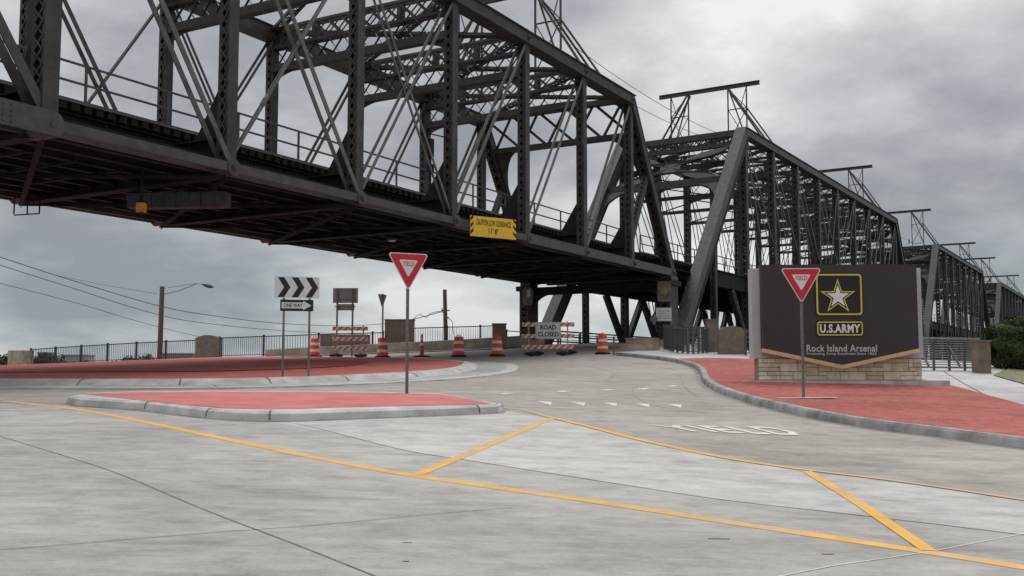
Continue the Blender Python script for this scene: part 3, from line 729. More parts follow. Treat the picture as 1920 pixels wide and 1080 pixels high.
# ---- deep spans
def deep_span(npan, P, name, label):
    e = empty(name, (0, 0, 0), 0, label=label, cat='bridge span', group='steel truss spans of the bridge')
    nt_ = npan + 4; zb, zr, zr2, zt = 1.55, 5.75, 7.2, 17.25; x = lambda k: k * P
    f_ = lambda zz: 2 * P * (zz - zb) / (zt - zb)
    for v in (0, Wd):
        mb = MB(); mb.box((x(2) - .2, v - .32, zt - .26), (x(nt_ - 2) + .2, v + .32, zt + .26)); mb.box((x(2) - .25, v - .42, zt + .26), (x(nt_ - 2) + .25, v + .42, zt + .30)); build('top_chord', mb, STEEL_L, e)
        mb = MB()
        for k in (-1, 1): mb.box((0, v + k * .26 - .04, zb - .25), (x(nt_), v + k * .26 + .04, zb + .25))
        build('bottom_chord', mb, STEEL, e)
        mb = MB(); mb.box((x(1), v - .05, zr), (x(nt_ - 1), v + .05, zr + 1.0)); mb.box((x(1), v - .2, zr + 1.0), (x(nt_ - 1), v + .2, zr + 1.04)); mb.box((x(1), v - .2, zr - .04), (x(nt_ - 1), v + .2, zr)); build('deck_girder', mb, STEEL_D, e)
        for a, b in (((0, v, zb), (x(2), v, zt)), ((x(nt_), v, zb), (x(nt_ - 2), v, zt))):
            mb = MB(); mb.beam(a, b, .62, .9, (1, 0, 0)); mb.beam(a, b, .78, .04, (1, 0, 0), (0, .47)); mb.beam(a, b, .78, .04, (1, 0, 0), (0, -.47)); build('end_post', mb, ENDP, e)
        for k in range(1, nt_):
            mb = MB(); top = zt - .28 if 2 <= k <= nt_ - 2 else zb + (zt - zb) / 2 - .4
            if k in (1, nt_ - 1): mb.laced((x(k), v, zb + .2), (x(k), v, top), .4, .34, (1, 0, 0), .05, .42, False, .09, .09)
            else: mb.laced((x(k), v, zb + .2), (x(k), v, top), .5, .46, (1, 0, 0), .05, .46, True, .09, .1)
            build('post', mb, STEEL, e)
        h = nt_ / 2
        for k in range(2, nt_ - 1):
            for dk in (1, 2):
                if k + dk <= h + 1 and k + dk <= nt_ - 2: build('diagonal', eyebar_pair((x(k), v, zt - .2), (x(k + dk), v, zb + .2), .11, .17), BAR, e)
                if k - dk >= h - 1 and k - dk >= 2: build('diagonal', eyebar_pair((x(k), v, zt - .2), (x(k - dk), v, zb + .2), .11, .22), BAR, e)
        for k in range(2, nt_ - 1):
            mb = MB()
            for s_ in (-.5, .5): mb.laced((x(k), v, zb + .3), (x(k + s_), v, zr), .50, .34, (0, 1, 0), .06, .42, True, .08, .10)
            build('lower_brace', mb, STEEL, e)
        mb = MB(); vo = v + (-.45 if v == 0 else .45)
        for zz in (zb + .6, zb + .95, zb + 1.3): mb.beam((x(0), vo, zz), (x(nt_), vo, zz), .06, .10)
        for q in range(int(nt_ * 2) + 1): mb.beam((q * P / 2, vo, zb), (q * P / 2, vo, zb + 1.35), .1, .1)
        build('road_railing', mb, RAILG, e)
    for k in range(2, nt_ - 1):
        sway(e, x(k), zt, 2.1, STEEL, 7, True)
        mb = MB(); mb.beam((x(k), .2, zt - 4.3), (x(k), Wd - .2, zt - 4.3), .26, .24)
        mb.beam((x(k), .3, zt - 2.2), (x(k), Wd - .3, zt - 4.2), .05, .09); mb.beam((x(k) + .06, Wd - .3, zt - 2.2), (x(k) + .06, .3, zt - 4.2), .05, .09)
        build('mid_strut', mb, STEEL, e)
    for k in range(2, nt_ - 2): lateral(e, x(k), x(k + 1), zt + .05, 'top_lateral', STEEL, .44, .16)
    # ornamental portals at both ends
    for end in (0, 1):
        fx = (lambda zz: f_(zz)) if end == 0 else (lambda zz: x(nt_) - f_(zz))
        mb = MB(); z1, z2, z3 = zt - .05, zt - 1.0, zt - 3.9
        for zz, hh in ((z1, .35), (z2, .22), (z3, .5)): mb.beam((fx(zz), .3, zz), (fx(zz), Wd - .3, zz), .45, hh)
        n = 14
        for q in range(n):
            a0, a1 = .3 + (Wd - .6) * q / n, .3 + (Wd - .6) * (q + 1) / n
            mb.beam((fx(z1), a0, z1), (fx(z2), a1, z2), .06, .09, (0, 0, 1)); mb.beam((fx(z1) + .07, a1, z1), (fx(z2) + .07, a0, z2), .06, .09, (0, 0, 1))
        cv, czm = Wd / 2, (z2 + z3) / 2       # curved plate X with four elliptical openings
        hw_, hh_ = Wd / 2 - .55, (z2 - z3) / 2 - .1; out = []; nq = 10
        for k in range(nq + 1): t = -1 + 2 * k / nq; out.append((t * hw_, hh_ - (hh_ - .42) * math.sqrt(max(0, 1 - t * t))))
        for k in range(1, nq): t = 1 - 2 * k / nq; out.append((hw_ - (hw_ - .75) * math.sqrt(max(0, 1 - t * t)), t * hh_))
        for k in range(nq + 1): t = 1 - 2 * k / nq; out.append((t * hw_, -hh_ + (hh_ - .42) * math.sqrt(max(0, 1 - t * t))))
        for k in range(1, nq): t = -1 + 2 * k / nq; out.append((-hw_ + (hw_ - .75) * math.sqrt(max(0, 1 - t * t)), t * hh_))
        vs = []
        for d_ in (-.17, .17): vs += [(fx(czm + b_) + d_, cv + a_, czm + b_) for a_, b_ in out] + [(fx(czm) + d_, cv, czm)]
        m2 = len(out); fs = []
        for k in range(m2):
            j = (k + 1) % m2; fs += [(m2, k, j), (2 * m2 + 1, m2 + 1 + j, m2 + 1 + k), (k, m2 + 1 + k, m2 + 1 + j, j)]
        mb.add(vs, fs)
        for sz in (-1, 1):      # flange along the long arcs
            prev = None
            for k in range(13):
                t = -1 + 2 * k / 12; zq = czm + sz * (hh_ - (hh_ - .42) * math.sqrt(max(0, 1 - t * t))); cur = (fx(zq), cv + t * hw_, zq)
                if prev: mb.beam(prev, cur, .5, .06)
                prev = cur
        arch_bracket(mb, 0, .3, z3 - .2, 1, 2.0, 2.2, .3, fx); arch_bracket(mb, 0, Wd - .3, z3 - .2, -1, 2.0, 2.2, .3, fx)
        build('portal', mb, STEEL, e)
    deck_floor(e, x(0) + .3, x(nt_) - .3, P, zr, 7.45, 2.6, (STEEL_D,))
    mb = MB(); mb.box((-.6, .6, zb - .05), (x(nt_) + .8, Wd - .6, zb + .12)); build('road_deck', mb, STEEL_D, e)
    return e
A2 = math.pi / 2 - AZ2
def on2(u, v=0, z=0):      # point on the second alignment
    return Vector((math.sin(AZ2) * u - 28.4 - math.cos(AZ2) * v, math.cos(AZ2) * u + math.sin(AZ2) * v, z)) 
s2 = deep_span(8, 6.3, 'truss_span', 'second truss span, with the streaked sloping end post standing left of the monument sign')
u2 = 84.56 - 12.6; s2.location = on2(u2); s2.rotation_euler.z = A2
s3 = deep_span(7, 6.1, 'truss_span', 'third truss span, seen just right of the monument sign behind the railing')
u3 = 162.05 - 12.2; s3.location = on2(u3); s3.rotation_euler.z = A2
u4 = 230.6 - 12.2; step = u4 - u3
for k, lb in ((1, 'fourth truss span, its end post rising above the round green bush'), (2, 'most distant visible truss span, at the right edge of the picture')):
    c = copy_tree(s3); c.location = on2(u3 + step * k); c['label'] = lb
# overhead line frames
def O1p(x, v=0, z=0): return O1 + Vector((math.sin(AZ1) * x - math.cos(AZ1) * v, math.cos(AZ1) * x + math.sin(AZ1) * v, z))
def on_near(px, z, dv=0):      # point on the plane of the near truss at image column px
    a = (px - 960) / F; lo_, hi_ = -60, 10
    for _ in range(50):
        m = (lo_ + hi_) / 2; p = O1p(m, dv, z); xx = 960 + F * p.x / (p.y * ct + p.z * st)
        if xx < px: lo_ = m
        else: hi_ = m
    return lo_
_xf = X1(5) + .9; fr = tower_frame('line_frame', O1p(_xf), math.pi / 2 - AZ1, ZT + .3, 'overhead line frame on the nearest truss span, cut by the top picture edge')
f0 = tower_frame('line_frame', on2(84.2), A2, 17.55, 'largest fully visible overhead line frame, over the near end of the second span')
u = 84.2; lbs = ['second fully visible overhead line frame, over the middle of the second span', 'third fully visible overhead line frame, above the right edge of the monument sign', 'fourth overhead line frame along the bridge, above the third span portal',
                 'fifth overhead line frame along the bridge, over the third span', 'tiny overhead line frame nearest the right edge of the picture']
def u_for(px):   # distance along the bridge where the beam end (v=-2.3) shows at px
    lo_, hi_ = 60, 600
    for _ in range(50):
        m = (lo_ + hi_) / 2; p = on2(m, .55, 22.4); xx = 960 + F * p.x / (p.y * ct + p.z * st)
        if xx < px: lo_ = m
        else: hi_ = m
    return lo_
u0 = 84.56 + 5.6; f0.location = on2(u0)
line_us = [u0]
for uu, lb in zip((84.56 + 43.2, 162.4, 204.4, u4 + 12.5, u4 + 54.5), lbs):
    c = copy_tree(f0); line_us.append(uu); c.location = on2(uu); c['label'] = lb
def wire(name, pts, r, label, grp=None):
    mb = MB(); mb.tube(pts, r, 5); o = build(name, mb, WIREM); tag(o, label, 'wire', grp); return o
def sagged(a, b, sag, n=14): return [Vector(a).lerp(Vector(b), k / n) - Vector((0, 0, sag * 4 * (k / n) * (1 - k / n))) for k in range(n + 1)]
fz = 19.85
wire('overhead_wire', sagged(O1p(_xf, 1.0, ZT + 1.9), on2(u0, 3.1, 18.4), .5), .018, 'upper thin wire strung from the nearest span frame to the second span frame')
wire('overhead_wire', sagged(O1p(_xf, 2.0, ZT + 1.4), on2(u0, 3.6, 18.0), .5), .018, 'lower thin wire strung from the nearest span frame to the second span frame')
for k, lb in enumerate(('thin wire running along the top of the second span between line frames', 'thin wire sagging between line frames above the monument sign')):
    wire('overhead_wire', sagged(on2(line_us[k], 3.5, 18.3), on2(line_us[k + 1], 3.5, 18.3), .25), .02, lb)
# piers
def pier(name, loc, rz, top, label, near):
    e = empty(name, loc, rz, label=label, cat='bridge pier', group='steel pier columns under the end of the nearest span'); z0 = g(loc[0], loc[1])
    mb = MB()
    for dx in (-.5, .5): mb.laced((dx, 0, z0 + .35), (dx, 0, top - .3), .62, .36, (1, 0, 0), .05, .36, True, .07, .08)
    mb.box((-.35, -.31, z0 + .35), (.35, -.27, top - .3)); mb.box((-.35, .27, z0 + .35), (.35, .31, top - .3))
    build('column', mb, STEEL, e)
    mb = MB(); mb.box((-1.0, -.6, z0 - .3), (1.0, .6, z0 + .35)); build('footing', mb, TAN, e)
    mb = MB(); mb.box((-.9, -.45, top - .3), (.9, .45, top)); build('bearing', mb, STEEL_D, e)
    mb = MB(); arch_bracket(mb, 0, .31 if near else -.31, top - .5, 1 if near else -1, 1.5, 1.2, .1); build('bracket', mb, STEEL, e)
    return e
rz1 = math.pi / 2 - AZ1
pn = O1p(-.1, 0); pf = O1p(-.1, Wd)
pier_n = pier('pier', (pn.x, pn.y, 0), rz1, 5.5, 'near right pier column under the end of the nearest span, beside the curved grey fence', True)
pier_f = pier('pier', (pf.x, pf.y, 0), rz1, 5.5, 'left pier column under the far side of the nearest span, behind the road closed barricade', False)
mb = MB(); mb.box((.0 - .2, .45, 4.95), (.2, Wd - .45, 5.45)); e = build('pier_crossbeam', mb, STEEL_D, loc=(O1p(-.1).x, O1p(-.1).y, 0)); e.rotation_euler.z = rz1
tag(e, 'deep dark crossbeam between the two pier columns under the span end', 'crossbeam')
# plates fixed to piers
def plate(name, px0, py0, px1, py1, Y, m, label, th=.05, rz=0, cat='sign', rounded=False):
    a = atY(px0, py1, Y); b = atY(px1, py0, Y); w = b.x - a.x; h = b.z - a.z
    e = empty(name, ((a.x + b.x) / 2, Y, (a.z + b.z) / 2), rz, label=label, cat=cat)
    mb = MB()
    if rounded:
        c = .22 * w; poly = [(-w/2 + c, -h/2), (w/2 - c, -h/2), (w/2, -h/2 + c), (w/2, h/2 - c), (w/2 - c, h/2), (-w/2 + c, h/2), (-w/2, h/2 - c), (-w/2, -h/2 + c)]
    else: poly = [(-w/2, -h/2), (w/2, -h/2), (w/2, h/2), (-w/2, h/2)]
    mb.prism(poly, -th, 0); build('panel', mb, m, e)
    return e, w, h
yn = O1p(-1.2).y; yf = O1p(-1.1, Wd).y
e, w, h = plate('pier_plate', 980, 539, 999, 573, yf - .05, mat('plate_grey', (.17, .165, .155), .7, .25, 3), 'rounded grey plate mounted high on the left pier column', .12, rounded=True)
mb = MB()
for zz in (.55, .15): mb.cyl((0.05, -.14, zz * h / 2), (.05, -.12, zz * h / 2), .12, 12)
build('mark', mb, WHITE2, e)
for pz in (.6,): mb = MB(); mb.box((-.12, -.0, -h / 2 - .35), (-.04, .06, -h / 2 + .1)); build('bracket', mb, STEEL_D, e)
e, w, h = plate('pier_plate', 1232, 528, 1257, 566, yn - .05, mat('rust_stained_plate', (.13, .105, .085), .8, .4, 3), 'rust stained square plate high on the right pier column', .25)
mb = MB(); mb.cyl((0, -.27, 0), (0, -.25, 0), .22, 16); build('mark', mb, mat('faded_gold', (.19, .16, .09), .8, .3, 4), e)
e, w, h = plate('notice_board', 1230, 577, 1259, 602, yn - .08, WHITE2, 'small weathered white notice board on the right pier column', .03)
mb = MB()
for i in range(4): mb.box((-w * .38, -.034, h * (.25 - .18 * i) - .02), (w * .38, -.031, h * (.25 - .18 * i) + .02))
build('lettering', mb, SBACK, e)
# diamond marker edge
e = empty('marker_sign', atY(1226, 598, yn - .4), R(-55), label='small pale diamond marker seen nearly edge on, left of the right pier notice', cat='sign')
mb = MB(); mb.prism([(0, -.36), (.36, 0), (0, .36), (-.36, 0)], -.01, .01); build('panel', mb, SBACK, e)
mb = MB(); mb.beam((0, .05, -.5), (0, .05, .4), .06, .06); build('bracket', mb, STEEL_D, e)
# low clearance sign
p = O1p(on_near(925, 5.8, -1.0), -1.0); 
zc1 = atY(925, 427, p.y).z
e = empty('clearance_sign', (p.x, p.y, zc1), R(34), label='yellow low clearance sign hung on the side of the nearest span', cat='sign')
sgw, sgh = 2.18, .82
mb = MB(); mb.box((-sgw/2, -.02, -sgh/2), (sgw/2, .02, sgh/2)); pn_ = build('panel', mb, YEL, e)
mb = MB()
for sx in (-1, 1):
    for k in range(3):
        z0 = -sgh * .42 + k * .27; x0, x1 = sx * sgw * .5, sx * sgw * .435
        mb.add([(x0, -.024, z0), (x0, -.024, z0 + .13), (x1, -.024, z0 + .27), (x1, -.024, z0 + .14)], [(0, 1, 2, 3)])
build('hatching', mb, SBLK, pn_)
t = text_mesh('CAUTION LOW CLEARANCE', sgw * .76, .24, SBLK, 'lettering', pn_, .02); t.location = (0, -.024, .17)
t = text_mesh('11\' 8"', .46, .24, SBLK, 'lettering', pn_, .02); t.location = (.0, -.024, -.16)
mb = MB(); mb.beam((-.7, .04, .25), (-.7, 1.0, .25), .06, .06); mb.beam((.7, .04, .25), (.7, 1.0, .25), .06, .06); build('bracket', mb, STEEL_D, e)
# equipment boxes and lamp under the span
q = world_under(333, 376, 5.35)
e = empty('equipment_box', q, R(-6), label='long blue grey equipment box hung under the nearest span at upper left', cat='equipment box')
mb = MB(); L_ = 195 / F * q.y
for k in range(4):
    x0 = -L_/2 + L_ * k / 4; mb.box((x0 + .01, -.12, -.22), (x0 + L_ / 4 - .01, .35, .24)); mb.box((x0 + L_/8 - .02, -.15, -.2), (x0 + L_/8 + .02, -.12, .22))
build('case', mb, mat('box_blue_grey', (.055, .062, .070), .6, .25, 3), e)
mb = MB()
for x in (-L_ * .4, L_ * .1, L_ * .4): mb.beam((x, .1, .24), (x, .1, .75), .05, .05)
build('hanger', mb, STEEL_D, e)
q = world_under(265, 389, 4.75)
e = empty('beacon', q, 0, label='small amber beacon hung under the nearest span', cat='lamp')
mb = MB(); mb.box((-.12, -.1, -.15), (.12, .1, .13)); build('body', mb, mat('amber', (.55, .27, .05), .5, .2, 6), e)
mb = MB(); mb.box((-.14, -.13, .13), (.14, .13, .17)); mb.beam((0, 0, .17), (0, 0, 1.2), .05, .05); mb.lathe([(.08, -.2), (.08, -.15)], n=10); build('hood', mb, STEEL_D, e)
p0 = world_under(52, 372, 5.7)
e = empty('hanging_frame', p0, 0, label='thin rectangular rail frame hanging below the nearest span at far left', cat='frame')
mb = MB(); s_ = p0.y / F
for x in (-25, 0, 23): mb.beam((x * s_, 0, .2), (x * s_, 0, -31 * s_ + (.02 if x else 0)), .035, .035)
mb.beam((-25 * s_, 0, -32 * s_), (23 * s_, 0, -29 * s_), .035, .035); build('bars', mb, STEEL_D, e)
q = world_under(735, 451, 5.42)
e = empty('under_lamp', q, 0, label='small round lamp on the underside of the nearest span', cat='lamp'); mb = MB(); mb.lathe([(.22, 0), (.2, .08), (.06, .12)], n=14); build('shade', mb, RAILG, e)
mb = MB(); mb.lathe([(.12, -.04), (.15, 0)], n=12); build('bulb', mb, WHITE2, e)
# signal equipment on post i=3
xx = X1(3)
p = O1p(xx - .9, .35); e = empty('signal_mast', (p.x, p.y, 7.5), rz1, label='small dark signal mast with antenna beside a truss post above the span', cat='signal mast')
mb = MB(); mb.tube([(0, 0, -.8), (0, 0, 1.6)], .05, 8); mb.tube([(0, 0, 1.6), (0, 0, 3.4)], .02, 6); build('mast', mb, STEEL_D, e)
mb = MB(); mb.box((-.12, -.1, .9), (.12, .1, 1.6)); mb.box((-.1, -.12, .3), (.1, .1, .6)); mb.beam((0, 0, 1.8), (1.2, -.5, 1.75), .04, .04); build('signal_head', mb, STEEL_D, e)
# ------------------------------------------------------------------ fence, walls, pillars
def fence_run(path, h, label, name='fence', pst=2.55, base=.0, picket=.14, fm=FENCE, rails=1, step=None, hf=None):
    """one fence following the ground: posts, rails, a picket panel per bay"""
    o0 = Vector((path[0][0], path[0][1], 0)); e = empty(name, o0, 0, label=label, cat='fence'); hf = hf or (lambda x, y: g(x, y) + base)
    P = [Vector((a, b, 0)) for a, b in path]; seg = []; 
    pts = [P[0]]
    for a, b in zip(P, P[1:]):
        n = max(1, round((b - a).length / pst))
        for k in range(1, n + 1): pts.append(a.lerp(b, k / n))
    for p in pts:
        z = hf(p.x, p.y); mb = MB(); q = p - o0; mb.box((q.x - .05, q.y - .05, z - .1), (q.x + .05, q.y + .05, z + h + .06)); mb.box((q.x - .065, q.y - .065, z + h + .06), (q.x + .065, q.y + .065, z + h + .09)); build('post', mb, fm, e)
    for a, b in zip(pts, pts[1:]):
        za, zb_ = hf(a.x, a.y), hf(b.x, b.y); a2, b2 = a - o0, b - o0
        mb = MB(); mb.beam(a2 + Vector((0, 0, za + h)), b2 + Vector((0, 0, zb_ + h)), .055, .055)
        mb.beam(a2 + Vector((0, 0, za + .1)), b2 + Vector((0, 0, zb_ + .1)), .04, .04)
        for r in range(1, rails): mb.beam(a2 + Vector((0, 0, za + h * r / rails)), b2 + Vector((0, 0, zb_ + h * r / rails)), .045, .045)
        if picket:
            n = int((b2 - a2).length / picket)
            for k in range(1, n): c = a2.lerp(b2, k / n); z = za + (zb_ - za) * k / n; mb.box((c.x - .011, c.y - .011, z + .1), (c.x + .011, c.y + .011, z + h))
        build('picket_panel', mb, fm, e)
    return e
def pillar(px, pyt, pyb, wpx, Y, label, m, depth=.5, arch=False, rz=0, zbase=None, cap=None, name='pillar', group='concrete pillars along the railings'):
    c = atY(px, pyb, Y); t_ = atY(px, pyt, Y); w = wpx / F * Y; z0 = min(c.z, g(c.x, c.y)) - .1 if zbase is None else zbase; h = t_.z
    e = empty(name, (c.x, Y + depth / 2, 0), rz, label=label, cat='pillar', group=group)
    mb = MB()
    if arch:
        n = 8; poly = [(-w/2, z0), (w/2, z0)] + [(w/2 - w * k / n, h - .16 + .16 * math.sin(math.pi * min(1, max(0, k / n)))) for k in range(n + 1)]
        mb.prism(poly, -depth / 2, depth / 2)
    else: mb.box((-w/2, -depth/2, z0), (w/2, depth/2, h))
    build('shaft', mb, m, e)
    if cap: mb = MB(); mb.box((-w/2 - .04, -depth/2 - .04, h), (w/2 + .04, depth/2 + .04, h + cap)); build('cap', mb, m, e)
    return e
def Xat(px, Y): return (px - 960) / F * Y * ct
FP = FENCE_PATH
# left fence: between pillars
yP1 = 58.6
xL1, xL2 = Xat(48, 64.2), Xat(366, 58.9)
def fy(x):
    for (a, b), (c, d) in zip(FP, FP[1:]):
        if a <= x <= c: return b + (d - b) * (x - a) / (c - a)
    return FP[0][1]
fence_run([(xL1, fy(xL1)), (-24.5, fy(-24.5)), (xL2, fy(xL2))], 1.05, 'black picket fence left of the round topped concrete pillar', base=.04)
xL3 = Xat(409, 58.2)
fence_run([(xL3, fy(xL3)), (-14, 57.2), (-8, 58.2), (Xat(720, 59.0), fy(Xat(720, 59.0)))], 1.12, 'black picket fence between the round topped pillar and the brown block pillar', base=.04)
xL4 = Xat(776, 59.6)
fence_run([(xL4, fy(xL4)), (-1.9, 60.5), (Xat(924, 60.7), fy(Xat(924, 60.7)))], 1.32, 'black fence behind the tan parapet near the utility pole', base=.04)
pillar(32, 657, 688, 36, 64.2, 'low tan concrete pillar at the far left end of the black fence', STONE_T, .9, rz=R(-20))
pillar(388, 628, 671, 45, 58.2, 'brown concrete pillar with rounded top among the black fence', BROWNC, .7, arch=True)
pillar(748, 600, 662, 54, 58.6, 'tall brown block pillar with pale cap behind the left yield sign', BROWNC, .7, cap=.05)
pillar(936, 608, 655, 26, 60.3, 'narrow brown pillar at the end of the tan parapet', BROWNC, .7, cap=.06)
mb = MB(); _fp = [Vector((a, b - 1.0, 0)) for a, b in FENCE_PATH]; ribbon(mb, _fp, 1.9, .05, 1.0); tag(build('kerb_walk', mb, CONC_W), kind='structure')
# low tan parapet wall
def low_wall(path, h, th, label, m, name='parapet', hf=None):
    e0 = Vector((path[0][0], path[0][1], 0)); mb = MB(); P = spl([Vector((a, b, 0)) for a, b in path], 5)
    L1, L2 = inset(P + [P[-1] + Vector((0, 0, 0))], 0), None
    ring = []
    for i, p in enumerate(P):
        d = P[min(i + 1, len(P) - 1)] - P[max(i - 1, 0)]; d.normalize(); nn_ = Vector((-d.y, d.x, 0)); z = g(p.x, p.y); hh = h[0] + (h[1] - h[0]) * i / (len(P) - 1)
        for s_, zz in ((-1, z - .3), (-1, z + hh - .03), (-.85, z + hh), (.85, z + hh), (1, z + hh - .03), (1, z - .3)):
            q = p + nn_ * (s_ * th / 2) - e0; ring.append((q.x, q.y, zz))
    mb.v = ring
    for i in range(len(P) - 1):
        for k in range(5): mb.f.append((6*i + k, 6*i + k + 1, 6*i + 7 + k, 6*i + 6 + k))
    mb.f.append((0,1,2,3,4,5)); n = 6 * (len(P) - 1); mb.f.append((n+5,n+4,n+3,n+2,n+1,n))
    o = build(name, mb, m, loc=e0); tag(o, label, 'wall'); return o
low_wall([(Xat(497, 56.2), 56.2), (Xat(620, 56.9), 56.9), (Xat(760, 58), 58.0), (Xat(880, 59.4), 59.4), (Xat(990, 62.5), 62.5)], (.42, .72), .35, 'long low tan concrete parapet behind the orange barrels', TAN)
# brown block wall behind the striped barricade
a = Xat(600, 57.6); b = Xat(694, 57.9)
mb = MB(); mb.box((0, 0, .8), (b - a, .4, 2.18)); o = build('block_wall', mb, BROWNC, loc=(a, 57.45, 0)); tag(o, 'short brown concrete wall block behind the left striped barricade', 'wall')
# guard rail under the bridge on the far side of the road
fence_run([(Xat(950, 64), 64.0), (1.9, 67.5), (6.2, 74.0), (10.6, 81)], 1.1, 'dark three rail guard railing along the road under the bridge', 'guard_rail', 3.0, .12, 0, FENCE, 3, hf=lambda x, y: 1.55 + .02)
# ring shaped concrete wall by the right pier
def ring_wall(px0, px1, pyt, pyb, Y, label):
    cx = (Xat(px0, Y) + Xat(px1, Y)) / 2; r = (Xat(px1, Y) - Xat(px0, Y)) / 2; e = empty('ring_wall', (cx, Y + r * .8, 0), 0, label=label, cat='wall')
    z0 = g(cx, Y) - .3; zt = atY((px0 + px1) / 2, pyt, Y + r * .5).z
    mb = MB(); n = 28
    def ring(r0, r1, za, zb_, a0=R(150), a1=R(390)):
        o = len(mb.v)
        for k in range(n + 1):
            a_ = a0 + (a1 - a0) * k / n; c, s_ = math.cos(a_), math.sin(a_) * .8
            mb.v += [(r0*c, r0*s_, za), (r0*c, r0*s_, zb_), (r1*c, r1*s_, zb_), (r1*c, r1*s_, za)]
        for k in range(n):
            for j in range(4): i0 = o + 4*k + j; i1 = o + 4*k + (j+1) % 4; mb.f.append((i0, i0 + 4, i1 + 4, i1))
        mb.f.append((o, o+1, o+2, o+3)); mb.f.append((o+4*n+3, o+4*n+2, o+4*n+1, o+4*n))
    H_ = zt - z0 - .3
    def step(nm, f, hh, th, m, extra=0):
        pass
        mbs = MB(); o = 0; rr = r * f; sh = (r - rr) * .75
        for k in range(n + 1):
            a_ = R(150) + R(235) * k / n; c, s_ = math.cos(a_), math.sin(a_) * .8
            for q, zz in ((rr + extra, z0 if not extra else z0 + .3 + hh), (rr + extra, z0 + .3 + hh + extra), (rr - th, z0 + .3 + hh + extra), (rr - th, z0 if not extra else z0 + .3 + hh)): mbs.v.append((sh + q * c, q * s_, zz))
        for k in range(n):
            for j in range(4): i0 = 4*k + j; i1 = 4*k + (j+1) % 4; mbs.f.append((i0, i0 + 4, i1 + 4, i1))
        mbs.f.append((0,1,2,3)); mbs.f.append((4*n+3, 4*n+2, 4*n+1, 4*n)); build(nm, mbs, m, e)
    step('step', 1.0, H_ * .28, r * .145, TAN); step('bench', .85, H_ * .62, r * .165, TAN); step('wall', .68, H_ * .95, r * .2, TAN); step('coping', .68, H_ * .95 + .002, r * .22, STONE_T, .05)
    return e
ring_wall(1152, 1244, 634, 664, 50.5, 'curved stepped tan concrete wall at the foot of the right pier')
# curved grey fence and pillars on the plaza edge
cf = [at(x, y, .15) for x, y in ((1246,652),(1262,659),(1290,663),(1318,662),(1332,659))]
cpts = [(p.x, p.y) for p in spl(cf, 3)]
fence_run(cpts, 1.15, 'curved dark grey railing left of the stone pillars', 'railing', 1.0, .15, .07, RAILG, 1)
p = at(1337, 660, .15); pillar(1337, 600, 660, 20, p.y, 'narrow brown stone pillar behind the curved grey railing', BROWNC, .5, cap=.05)
p = at(1374, 664, .15); pillar(1374, 611, 664, 48, p.y, 'wide brown concrete pillar between the curved railing and the monument sign', BROWNC, .6, arch=True)
p1, p2 = at(1398, 666, .15), at(1425, 667, .15)
fence_run([(p1.x, p1.y), (p2.x, p2.y + .2)], 1.1, 'short dark railing section tucked behind the left side of the monument sign', 'railing', 1.3, .15, .12, RAILG, 1)
p1, p2 = at(1722, 694, .15), at(1838, 695, .15)
def slat_fence(a, b, h, label):
    e = empty('railing', (a.x, a.y, 0), 0, label=label, cat='fence'); d = b - a; n = 4
    for k in range(n + 1):
        q = d * (k / n); z = g(a.x + q.x, a.y + q.y) + .15; mb = MB(); mb.box((q.x - .035, q.y - .035, z - .05), (q.x + .035, q.y + .035, z + h)); build('post', mb, RAILG, e)
    for k in range(n):
        q0, q1 = d * (k / n), d * ((k + 1) / n); mb = MB()
        z0 = g(a.x + q0.x, a.y + q0.y) + .15; z1 = g(a.x + q1.x, a.y + q1.y) + .15
        for s_ in range(12): hh = .12 + (h - .22) * s_ / 11; mb.beam((q0.x, q0.y, z0 + hh), (q1.x, q1.y, z1 + hh), .025, .035)
        mb.beam((q0.x, q0.y, z0 + h), (q1.x, q1.y, z1 + h), .08, .07); mb.beam((q0.x, q0.y, z0 + .1), (q1.x, q1.y, z1 + .1), .05, .06)
        if k % 2 == 0: mb.beam((q0.x, q0.y - .05, z0 + h * .75), (q1.x * .7 + q0.x * .3, q1.y - .05, z1 + .1), .05, .06)
        build('slat_panel', mb, RAILG2, e)
    return e
slat_fence(Vector((p1.x, p1.y, 0)), Vector((p2.x, p2.y, 0)), 1.12, 'grey horizontal bar railing right of the monument sign')
p = at(1847, 700, .15); pillar(1847, 640, 700, 24, p.y, 'narrow weathered pillar between the grey bar railing and the green bush', BROWNC, .5, cap=.04)
# ------------------------------------------------------------------ monument sign
YS = 28.0; sx0 = Xat(1570, YS); zs = g(sx0, YS) + .15; k_ = YS / F * ct
e = empty('monument_sign', (sx0, YS, zs), R(-1.5), label='dark monument sign with yellow outlined star emblem on a tan stone base', cat='monument sign')
def SX(px): return (px - 1570) * YS / F
def SZ(py): return atY(1570, py, YS).z - zs
mb = MB(); mb.box((SX(1385), -.55, -.12), (SX(1763), 1.0, SZ(713.2))); build('footing', mb, KERB, e)
mb = MB(); mb.box((SX(1422), -.12, SZ(713.2) + .002), (SX(1723), .42, SZ(672))); sb_ = build('stone_base', mb, mat('mortar', (.28, .235, .18), .9, .1, 6), e)
stm = [mat('stone_%s' % n_, c, .85, .16, 5, bump=.5, bscale=14) for n_, c in (('tan', (.56, .48, .36)), ('buff', (.61, .53, .41)), ('brown', (.50, .42, .31)), ('cream', (.64, .57, .46)))]
